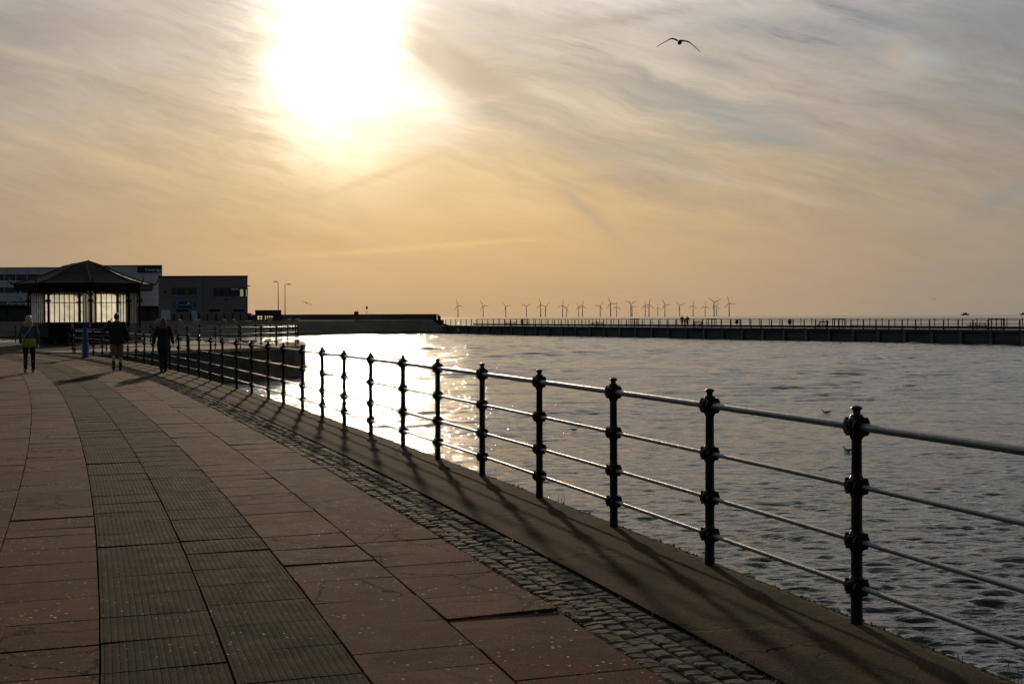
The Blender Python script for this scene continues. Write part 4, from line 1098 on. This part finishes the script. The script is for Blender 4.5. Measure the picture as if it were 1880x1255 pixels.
# low front wall with seat in front
for (i, nm) in ((4, 'l'), (5, 'm'), (6, 'r')):
    a = Vector(oct_(RG, 0)[i]); c_ = Vector(oct_(RG, 0)[(i + 1) % 8]); t_ = (c_ - a); L_ = t_.length; mid = (a + c_) / 2; ang2 = math.atan2(t_.y, t_.x)
    MB().box((0, 0, .655), (L_ - .1, .10, 1.30)).build('wall_panel', M['maroon'], sh, loc=mid, rz=ang2)
    b = MB(); b.box((0, -.32, .46), (L_ - .5, .42, .05)); b.build('seat', M['dark'], sh, loc=mid, rz=ang2)
    for sx in (-.8, 0, .8): MB().box((sx, -.30, .22), (.10, .34, .43)).build('seat_leg', M['stone'], sh, loc=mid, rz=ang2)
MB().prism([(p[0], p[1]) for p in oct_(3.9, 0)], -.02, .03).build('plinth', M['stone'], sh)
# ------------------------------------------------------------------ coin telescope
tl_ = empty('coin_telescope', G(157, 656), R(8)); tl_.location.z = 0
tag(tl_, 'blue coin operated telescope on a blue pedestal at the end of the promenade railing', 'telescope')
b = MB(); b.lathe([(.17, 0), (.17, .03), (.15, .06), (.15, .52), (.13, .58), (.085, .62)], n=16); b.build('pedestal', M['blue'], tl_)
MB().lathe([(.12, .60), (.11, 1.22), (.09, 1.26), (.09, 1.3)], n=14).build('column', M['blue'], tl_)
b = MB(); b.box((.06, 0, 1.38), (.26, .20, .20)); b.build('coin_box', M['blue'], tl_)
b = MB(); b.cyl((-.24, 0, 1.40), (.0, 0, 1.40), .085, .07, n=16); b.cyl((.0, 0, 1.42), (.24, 0, 1.43), .06, .045, n=12); b.cyl((-.27, 0, 1.40), (-.22, 0, 1.40), .10, n=16); b.build('telescope_tube', M['blue'], tl_)
# ------------------------------------------------------------------ birds
M['gull'] = mat('gull_white', (.34, .34, .35), .7, 0, .05, 10, 0); M['gullback'] = mat('gull_grey', (.10, .11, .13), .7, 0, .1, 10, 0)
M['beak'] = mat('beak_yellow', (.5, .3, .05), .5, 0, .05, 10, 0); M['pigeon'] = mat('pigeon_grey', (.07, .08, .10), .6, 0, .3, 30, 0)
FAT = [1.0]
def loft(b, st, n=12):
    """rings along +X: (x, z, ry, rz)"""
    vs = []
    for x, z, ry, rz_ in st:
        for j in range(n):
            t_ = 2 * math.pi * j / n; vs.append((x, math.cos(t_) * ry * FAT[0], z + math.sin(t_) * rz_ * FAT[0]))
    k = len(st)
    b.add(vs, [(i * n + j, i * n + (j + 1) % n, (i + 1) * n + (j + 1) % n, (i + 1) * n + j) for i in range(k - 1) for j in range(n)], True)
    b.add(vs[:n], [tuple(range(n))]); b.add(vs[-n:], [tuple(range(n - 1, -1, -1))])
def standing_bird(name, sc=1.0, body=None, wing=None):
    r = empty(name)
    b = MB(); loft(b, [(-.24, .20, .02, .012), (-.16, .215, .05, .035), (-.06, .225, .075, .07), (.04, .24, .075, .078), (.10, .275, .052, .06), (.13, .32, .036, .04), (.15, .355, .036, .036), (.185, .36, .026, .026), (.205, .355, .012, .012)])
    b.build('body', body or M['gull'], r)
    for sy in (-1, 1):
        b = MB(); loft(b, [(-.29, .215, .008, .012), (-.18, .235, .018, .04), (-.04, .25, .022, .065), (.06, .26, .018, .055), (.10, .27, .006, .02)])
        b.v = [(x, y + sy * .062, z) for x, y, z in b.v]; b.build('wing', wing or M['gullback'], r)
        b = MB(); b.cyl((.0, sy * .028, .18), (.0, sy * .03, .005), .006, n=6); b.box((.02, sy * .03, .004), (.05, .03, .008)); b.build('leg', M['beak'], r)
    MB().cyl((.20, 0, .355), (.255, 0, .345), .009, .003, n=6).build('beak', M['beak'], r)
    r.scale = (sc, sc, sc); return r
FAT[0] = 1.25; g0 = standing_bird('gull'); used = [False]
def topz(): return JZ + CZ[0] + .024
def gull(px, d, z, rz, label, sc=1.0):
    o = g0 if not used[0] else copy_tree(g0); used[0] = True
    o.location = (X_at(px, d), d, z); o.rotation_euler.z = R(rz); o.scale = (sc,) * 3
    tag(o, label, 'gull', 'gulls on the jetty railing' if z > .5 else 'gulls on the jetty'); return o
def rail_d(px, far):
    """depth of the jetty rail at this pixel"""
    pl = fr[1:11] if not far else fr[12:][::-1]
    best = None
    for (x0, y0), (x1, y1) in zip(pl, pl[1:]):
        for k in range(20):
            x = x0 + (x1 - x0) * k / 20; y = y0 + (y1 - y0) * k / 20; e_ = abs(CX + F * x / y - px)
            if best is None or e_ < best[0]: best = (e_, x, y)
    return best[2]
nm = ['leftmost', 'second from the left', 'third from the left', 'fourth from the left', 'fifth from the left', 'sixth from the left', 'seventh from the left', 'eighth from the left', 'ninth from the left', 'tenth from the left', 'eleventh from the left']
gl = [(285, 20), (334, 190), (356, -10), (361.5, 30), (415, 185), (433, 190), (495, 170), (527, 10), (534, 190), (540, 20), (544, 0)]
for i, (px, rz) in enumerate(gl):
    gull(px, rail_d(px, True), topz(), rz + 180 if px == 495 else rz, 'white and grey gull perched on the far jetty rail, %s' % nm[i] if px != 495 else 'large white gull standing side-on on the far jetty rail', 1.35 if px == 495 else 1.1)
for i, (px, d, rz) in enumerate([(262, 82, 0), (300, 80, 200), (330, 84, 30), (378, 84, 170), (245, 78, 40)]):
    gull(px, d, JZ, rz, 'gull standing on the jetty paving behind the railing, %s' % nm[i], 1.1)
p0 = standing_bird('pigeon', .62, M['pigeon'], M['pigeon'])
for i, (px, d, rz) in enumerate([(416, 83, 0), (446, 84, 180), (453, 82, 20), (466, 85, 200), (491, 84, 10), (505, 84, 170)]):
    o = p0 if i == 0 else copy_tree(p0); o.location = (X_at(px, d), d, JZ); o.rotation_euler.z = R(rz); o.scale = (.75,) * 3
    tag(o, 'dark pigeon on the jetty paving, %s' % nm[i], 'pigeon', 'pigeons on the jetty')
FAT[0] = 1.0
def flying(name, pxs, d, label, wchord=.16, body=.09):
    """wing line traced in the sky at distance d; chord runs along the flight direction (+Y)"""
    r = empty(name); L_, C_, Rr = pxs
    ctr = P(C_[0], C_[1], d); r.location = ctr
    for side, pl in (('l', L_), ('r', Rr)):
        b = MB(); vs = []; n_ = len(pl)
        for i, (x, y) in enumerate(pl):
            p = P(x, y, d) - ctr; f_ = 1 - i / (n_ - 1); ch = wchord * (.18 + .95 * f_ ** .6); th_ = .012 + .022 * f_
            for dy_, dz_ in ((-ch * .55 - .04 * (1 - f_), 0), (-ch * .2, th_), (ch * .45, .004), (-ch * .2, -th_ * .6)):
                vs.append((p.x, p.y + dy_, p.z + dz_))
        b.add(vs, [(i * 4 + j, i * 4 + (j + 1) % 4, (i + 1) * 4 + (j + 1) % 4, (i + 1) * 4 + j) for i in range(n_ - 1) for j in range(4)] + [(0, 3, 2, 1), tuple(4 * (n_ - 1) + j for j in range(4))], True)
        b.build('wing', M['gullback'], r)
    b = MB(); s_ = body / .09
    vsb = []
    loft(b, [(-.26, .02, .03, .006), (-.20, .015, .045, .015), (-.12, .0, .06, .045), (0, -.01, .075, .07), (.12, -.005, .062, .06), (.18, .01, .04, .042), (.22, .012, .034, .034), (.26, .008, .014, .012), (.31, .0, .004, .004)])
    b.v = [(y * s_, x * s_, z * s_) for x, y, z in b.v]
    o = b.build('body', M['gullback'], r)
    tag(r, label, 'gull'); return r
flying('flying_gull', ([(1244, 75.5), (1239, 73.0), (1233.6, 71.8), (1229, 73), (1224.7, 75.5), (1215, 80.8), (1205.3, 86.6)], (1247.8, 77.6),
                       [(1251, 75.5), (1256, 76.2), (1260.4, 76.5), (1265.6, 78.5), (1270, 81.8), (1275.3, 86.4), (1285, 95.5)]), 43, 'gull gliding high in the sky with long bowed wings', .18, .085)
flying('flying_gull', ([(562, 555.5), (559, 554.3), (555, 553)], (563, 555.8), [(565, 556), (569, 557.6), (573, 559.8)]), 150, 'small gull flying low over the far end of the lake', .2, .09)
flying('flying_gull', ([(1714, 548.7), (1712.6, 548.2), (1711, 548.9)], (1714.5, 549), [(1715, 548.7), (1716.5, 548.2), (1718, 548.8)]), 420, 'tiny gull far off in the sky above the right end of the pier', .2, .1)
for px, py, d_, rz, lb in ((1517, 757, None, 170, 'gull floating on the lake beyond the top rail, left of the nearest post'), (1556, 828, None, 120, 'gull floating on the lake just left of the nearest post'), (1054, 789, None, 0, 'small bird floating on the lake in the middle distance')):
    p = G(px, py + 3, WZ)
    r = empty('floating_gull', (p.x, p.y, WZ + .03), R(rz)); sc = .62 if px != 1054 else .45
    b = MB(); loft(b, [(-.26, .10, .01, .008), (-.18, .075, .045, .03), (-.05, .05, .085, .065), (.08, .055, .08, .07), (.15, .08, .05, .05), (.18, .13, .032, .04), (.20, .175, .034, .034), (.235, .178, .022, .022), (.26, .17, .008, .008)]); b.build('body', M['gull'], r)
    b = MB(); loft(b, [(-.30, .12, .01, .008), (-.15, .10, .06, .03), (0, .10, .08, .03), (.08, .09, .05, .02)]); b.build('wings', M['gullback'], r)
    MB().cyl((.25, 0, .172), (.30, 0, .162), .008, .003, n=6).build('beak', M['beak'], r)
    r.scale = (sc,) * 3; tag(r, lb, 'gull')
# ------------------------------------------------------------------ people
def remeshed(name, b, voxel, mt, parent, smooth=3):
    me = bpy.data.meshes.new(name + '_src'); me.from_pydata(b.v, [], b.f); me.update()
    bm = bmesh.new(); bm.from_mesh(me); bmesh.ops.recalc_face_normals(bm, faces=bm.faces); bm.to_mesh(me); bm.free()
    o = bpy.data.objects.new(name, me); col.objects.link(o)
    r_ = o.modifiers.new('r', 'REMESH'); r_.mode = 'VOXEL'; r_.voxel_size = voxel; r_.use_smooth_shade = True
    s_ = o.modifiers.new('s', 'SMOOTH'); s_.iterations = smooth; s_.factor = .5
    dg = bpy.context.evaluated_depsgraph_get(); m2_ = bpy.data.meshes.new_from_object(o.evaluated_get(dg)); m2_.name = name
    bpy.data.objects.remove(o); m2_.materials.clear(); m2_.materials.append(mt)
    o = bpy.data.objects.new(name, m2_); col.objects.link(o)
    if parent: o.parent = parent
    for p in m2_.polygons: p.use_smooth = True
    return o
def limb(b, pts_, grow=0.0, n=12):
    """chain of (point, radius) with round joints"""
    for (p, r), (q, r2_) in zip(pts_, pts_[1:]): b.cyl(p, q, r + grow, r2_ + grow, n=n)
    for p, r in pts_: b.ell(p, (r + grow,) * 3, n, 8)
def torso_rings(b, rings, n=20, dx=0):
    vs = []
    for z, rx, ry, yo in rings:
        for j in range(n):
            t_ = 2 * math.pi * j / n; vs.append((math.cos(t_) * rx + dx, yo + math.sin(t_) * ry, z))
    k = len(rings)
    b.add(vs, [(i * n + j, i * n + (j + 1) % n, (i + 1) * n + (j + 1) % n, (i + 1) * n + j) for i in range(k - 1) for j in range(n)])
    b.add(vs[:n], [tuple(range(n - 1, -1, -1))]); b.add(vs[-n:], [tuple(range(n))])
def hand(b, wrist, dirv, side):
    d_ = Vector(dirv).normalized(); w_ = Vector(wrist); lat = Vector((0, 1, 0)) if abs(d_.y) < .8 else Vector((1, 0, 0)); lat = (lat - d_ * lat.dot(d_)).normalized(); nrm = d_.cross(lat) * side
    for k in range(4):
        r0 = w_ + d_ * .02 + lat * (.012 - k * .008); r1 = w_ + d_ * .09 + lat * (.030 - k * .020)
        b.cyl(r0, r1, .014, .012, n=8)
        L_ = (.072, .082, .076, .060)[k]; q1 = r1 + d_ * L_ * .5 + nrm * .006; q2 = q1 + (d_ * .8 + nrm * .6).normalized() * L_ * .5
        limb(b, [(r1, .010), (q1, .009), (q2, .0075)], n=8)
    t0 = w_ + d_ * .03 + lat * .022; t1 = t0 + (d_ * .6 + lat * .8).normalized() * .045; t2 = t1 + (d_ + nrm * .3).normalized() * .035
    limb(b, [(t0, .014), (t1, .011), (t2, .008)], n=8)
def person(loc, rz, H, label, pose, skinm, top, bottom, hair, shoes, extras=None, vox=.014):
    """pose: arms = (elbow, wrist) left/right, legs = (knee, ankle) left/right; local frame faces +Y, unit height 1.75"""
    s = H / 1.75
    r = empty('person', loc, rz); r.scale = (s, s, s)
    hipz = .92; shz = 1.43; sw = pose.get('sw', .19); hw = .10
    body = MB()
    torso_rings(body, [(.84, .10, .09, 0), (.90, .155, .11, 0), (1.0, .150, .105, 0), (1.12, .130, .095, 0), (1.28, .155, .11, 0), (1.40, .165, .10, 0), (1.455, .11, .075, 0), (1.49, .055, .055, 0)])
    limb(body, [((0, 0, 1.46), .055), ((0, .012, 1.56), .05)])
    hd = Vector((0, .02, 1.645)); body.ell(hd, (.074, .094, .112), 16, 12); body.ell(hd + Vector((0, .035, -.055)), (.05, .055, .055), 12, 8)   # skull, jaw
    body.ell(hd + Vector((0, .10, -.02)), (.012, .018, .022), 8, 6)                                  # nose
    for sx in (-1, 1): body.ell(hd + Vector((sx * .074, 0, -.015)), (.012, .02, .032), 8, 6)           # ears
    body.ell(hd + Vector((0, .088, -.062)), (.024, .012, .010), 8, 6)                                # mouth
    arms = {}; legs = {}
    for side, sx in (('l', -1), ('r', 1)):
        el, wr = [Vector(q) for q in pose['arm_' + side]]; sh_ = Vector((sx * sw, 0, shz)); arms[side] = (sh_, el, wr)
        limb(body, [(sh_, .050), (el, .038), (wr, .026)])
        hand(body, wr, (wr - el), sx)
        kn, an = [Vector(q) for q in pose['leg_' + side]]; hp_ = Vector((sx * hw, 0, hipz)); legs[side] = (hp_, kn, an)
        limb(body, [(hp_, .085), ((hp_ + kn) / 2, .075), (kn, .052), (kn.lerp(an, .3) + Vector((0, -.012, 0)), .054), (an, .034)])
        ft = an + Vector((0, .05, -.045)); body.ell(ft + Vector((0, .04, 0)), (.042, .12, .035), 12, 8)
    bo = remeshed('body', body, .011, skinm, r, 2)
    if pose.get('eyes', True):
        e_ = MB()
        for sx in (-1, 1): e_.ell(hd + Vector((sx * .031, .088, .005)), (.010, .008, .008), 8, 6)
        e_.build('eyes', M['dark'], bo)
    # top
    tj = pose.get('top', [(.86, .175, .125, 0), (.95, .175, .13, 0), (1.1, .165, .12, 0), (1.28, .185, .13, 0), (1.40, .195, .12, 0), (1.46, .13, .09, 0), (1.49, .07, .068, 0)])
    jk = MB(); torso_rings(jk, tj); gw = pose.get('grow', .014)
    for side in ('l', 'r'):
        sh_, el, wr = arms[side]; limb(jk, [(sh_, .052 + gw), (sh_.lerp(el, .5), .046 + gw), (el, .040 + gw), (el.lerp(wr, pose.get('sleeve', .94)), .032 + gw * 1.1)])
    remeshed('jacket', jk, vox, top, bo, 3)
    # bottom
    tr_ = MB(); torso_rings(tr_, [(.84, .12, .11, 0), (.88, .168, .12, 0), (.97, .165, .118, 0), (1.02, .155, .11, 0)])
    short = pose.get('short', False)
    for side in ('l', 'r'):
        hp_, kn, an = legs[side]
        if short: limb(tr_, [(hp_, .105), (hp_.lerp(kn, .5), .105), (hp_.lerp(kn, .98), .098)])
        else:
            gl_ = pose.get('leg_grow', .012); limb(tr_, [(hp_, .090 + gl_), (hp_.lerp(kn, .5), .078 + gl_), (kn, .056 + gl_), (kn.lerp(an, .45), .052 + gl_), (kn.lerp(an, .96), .045 + gl_)])
    remeshed('shorts' if short else 'trousers', tr_, vox, bottom, bo, 3)
    for side, sx in (('l', -1), ('r', 1)):
        hp_, kn, an = legs[side]; sh2 = MB(); tilt = pose.get('toe_' + side, 0.0)
        Mx = Matrix.Rotation(tilt, 3, 'X')
        sh2.ell(an + Mx @ Vector((0, .065, -.048)), (.048, .135, .040), 14, 8, Mx); sh2.ell(an + Mx @ Vector((0, -.01, -.02)), (.045, .06, .055), 12, 8, Mx)
        if pose.get('boot'): limb(sh2, [(an, .050), (an.lerp(kn, .35), .055)])
        so_ = remeshed('shoe', sh2, .011, shoes, bo, 2)
        sl_ = MB(); sl_.ell(an + Mx @ Vector((0, .06, -.082)), (.046, .13, .014), 12, 6, Mx); sl_.build('sole', pose.get('sole', M['dark']), so_)
    # hair
    if hair:
        hm, style = hair; hr = MB()
        if style == 'short': hr.ell(hd + Vector((0, -.016, .022)), (.082, .092, .105), 16, 12)
        else:
            lenz = style; hr.ell(hd + Vector((0, -.02, .02)), (.092, .098, .112), 16, 12)
            torso_rings(hr, [(hd.z - lenz, .075, .035, -.065), (hd.z - lenz * .7, .115, .062, -.05), (hd.z - lenz * .3, .112, .075, -.03), (hd.z + .02, .095, .082, -.02)])
            rs = random.Random(5)
            for k in range(26):
                a = rs.uniform(math.pi * .95, math.pi * 2.05); p = Vector((math.cos(a) * .105, math.sin(a) * .07 - .03, hd.z - lenz * rs.uniform(.1, .5)))
                hr.tube([p, p + Vector((math.cos(a) * .02, math.sin(a) * .01, -lenz * .3)), p + Vector((math.cos(a) * rs.uniform(-.01, .04), 0, -lenz * rs.uniform(.4, .65)))], [.018, .014, .004], n=6)
        remeshed('hair', hr, .009, hm, bo, 1)
    if extras: extras(r, bo, arms, legs)
    tag(r, label, 'person'); return r
C_ = lambda n_, rgb, ro=.85: mat(n_, rgb, ro, 0, .2, 9, .3, 60)
M['teal'] = C_('teal_knit', (.035, .075, .095)); M['jeans'] = C_('dark_jeans', (.012, .014, .02)); M['blackcloth'] = C_('black_cloth', (.008, .008, .009)); M['khaki'] = C_('stone_shorts', (.16, .115, .095))
M['lime'] = C_('lime_cloth', (.22, .25, .05)); M['blond'] = mat('blond_hair', (.42, .26, .11), .45, 0, .3, 40, .4, 120); M['auburn'] = mat('auburn_hair', (.14, .045, .02), .45, 0, .3, 40, .4, 120); M['darkhair'] = mat('dark_hair', (.02, .014, .01), .5, 0, .3, 40, .2, 120)
M['greyshoe'] = C_('grey_trainer', (.12, .13, .14)); M['whitesole'] = mat('white_sole', (.6, .6, .6), .6, 0, .05, 10, 0); M['blackshoe'] = C_('black_shoe', (.010, .009, .009))
def w_extras(r, bo, arms, legs):
    b = MB(); torso_rings(b, [(.78, .14, .13, -.02), (.83, .20, .155, -.01), (.92, .215, .16, 0), (1.02, .19, .145, 0), (1.06, .17, .13, 0)]); remeshed('tied_jumper', b, .013, M['lime'], bo, 3)
    b = MB(); b.tube([(.10, -.10, 1.46), (.02, -.15, 1.30), (-.10, -.16, 1.15), (-.19, -.11, 1.0)], .010, n=6); b.tube([(.10, -.10, 1.46), (.09, .0, 1.50), (.05, .12, 1.38), (-.1, .16, 1.15), (-.19, .05, 1.0), (-.19, -.11, 1.0)], .010, n=6); b.build('bag_strap', M['whitesole'], bo)
wp = G(54, 684)
person((wp.x, wp.y, 0), R(12), 1.72, 'blonde woman in teal top with lime jumper round her waist, walking away', dict(
    arm_l=((-.265, -.06, 1.17), (-.25, .04, .93)), arm_r=((.255, .02, 1.16), (.245, .12, .93)), leg_l=((-.11, .05, .50), (-.11, -.06, .10)), leg_r=((.11, .03, .49), (.10, .10, .085)),
    sole=M['whitesole'], toe_l=-.25, top=[(.90, .165, .12, 0), (1.0, .165, .12, 0), (1.12, .155, .115, 0), (1.28, .18, .125, 0), (1.40, .185, .115, 0), (1.46, .12, .085, 0), (1.49, .065, .062, 0)]),
    M['skin'], M['teal'], M['jeans'], (M['blond'], .26), M['greyshoe'], w_extras)
mp_ = G(215, 680)
person((mp_.x, mp_.y, 0), R(15), 1.79, 'man in a black jacket and pale shorts walking away with his left hand raised', dict(
    arm_l=((-.36, .04, 1.24), (-.21, .10, 1.50)), arm_r=((.30, -.04, 1.16), (.30, .05, .93)), leg_l=((-.10, -.02, .50), (-.10, -.20, .16)), leg_r=((.10, .04, .49), (.10, .04, .085)), sw=.20,
    short=True, boot=True, toe_l=-.5, grow=.030, top=[(.83, .22, .16, 0), (.9, .235, .17, 0), (1.05, .235, .17, 0), (1.25, .24, .165, 0), (1.39, .225, .14, 0), (1.45, .16, .11, 0), (1.52, .09, .085, 0)]),
    M['skin'], M['blackcloth'], M['khaki'], (M['darkhair'], 'short'), M['blackshoe'])
wp2 = G(300, 683)
person((wp2.x, wp2.y, 0), R(15), 1.65, 'woman with long auburn hair in a long black coat walking beside the railing', dict(
    arm_l=((-.265, -.06, 1.17), (-.29, -.02, .93)), arm_r=((.27, .02, 1.17), (.31, .10, .94)), leg_l=((-.07, .02, .50), (-.06, -.08, .12)), leg_r=((.07, .05, .49), (.06, .08, .085)), grow=.018, leg_grow=.02, toe_l=-.3,
    top=[(.74, .185, .16, 0), (.85, .19, .16, 0), (1.0, .18, .15, 0), (1.15, .175, .14, 0), (1.3, .195, .14, 0), (1.40, .19, .12, 0), (1.46, .15, .10, 0), (1.52, .09, .08, 0)]),
    M['skin'], M['blackcloth'], M['jeans'], (M['auburn'], .30), M['blackshoe'])
walk = dict(arm_l=((-.28, .05, 1.17), (-.27, .18, .96)), arm_r=((.28, -.10, 1.17), (.28, -.04, .95)), leg_l=((-.09, -.02, .50), (-.09, -.20, .12)), leg_r=((.09, .15, .50), (.09, .14, .085)), grow=.03, leg_grow=.02, toe_l=-.4)
for px, rz, H, lb in ((1252.5, 20, 1.72, 'left of two people in dark clothes walking on the far pier'), (1262, -160, 1.68, 'right of two people in dark clothes walking on the far pier')):
    x, y, z = Q(t_of_px(px, 3.0), 3.0, DZ)
    person((x, y, z), R(rz), H, lb, walk, M['skin'], M['blackcloth'], M['jeans'], (M['darkhair'], 'short'), M['blackshoe'], vox=.02)
sit = dict(arm_l=((-.28, .02, 1.18), (-.16, .24, 1.05)), arm_r=((.28, .02, 1.18), (.16, .24, 1.05)), leg_l=((-.12, .44, .93), (-.12, .44, .50)), leg_r=((.12, .44, .93), (.12, .46, .50)), grow=.03, leg_grow=.02)
for px, d_, lb in ((655, 289.2, 'tiny person sitting on top of the far sea wall, left of a pair'), (651.5, 289.2, 'tiny person sitting on top of the far sea wall, right of a pair')):
    px = {655: 652.5, 651.5: 656}[px]
    person((X_at(px, 284.5), 284.5, 2.22 - .92 + .08), R(180), 1.6, lb, sit, M['skin'], M['blackcloth'], M['jeans'], (M['darkhair'], 'short'), M['blackshoe'], vox=.03)
for px, lb in ((133, 'seated person in dark clothes leaning by the shelter, left of the blue telescope'), (154, 'seated person in dark clothes by the shelter directly behind the blue telescope')):
    person((X_at(px, 89.0), 89.0, -.42), R(195), 1.72, lb, sit, M['skin'], M['blackcloth'], M['jeans'], (M['darkhair'], 'short'), M['blackshoe'], vox=.02)
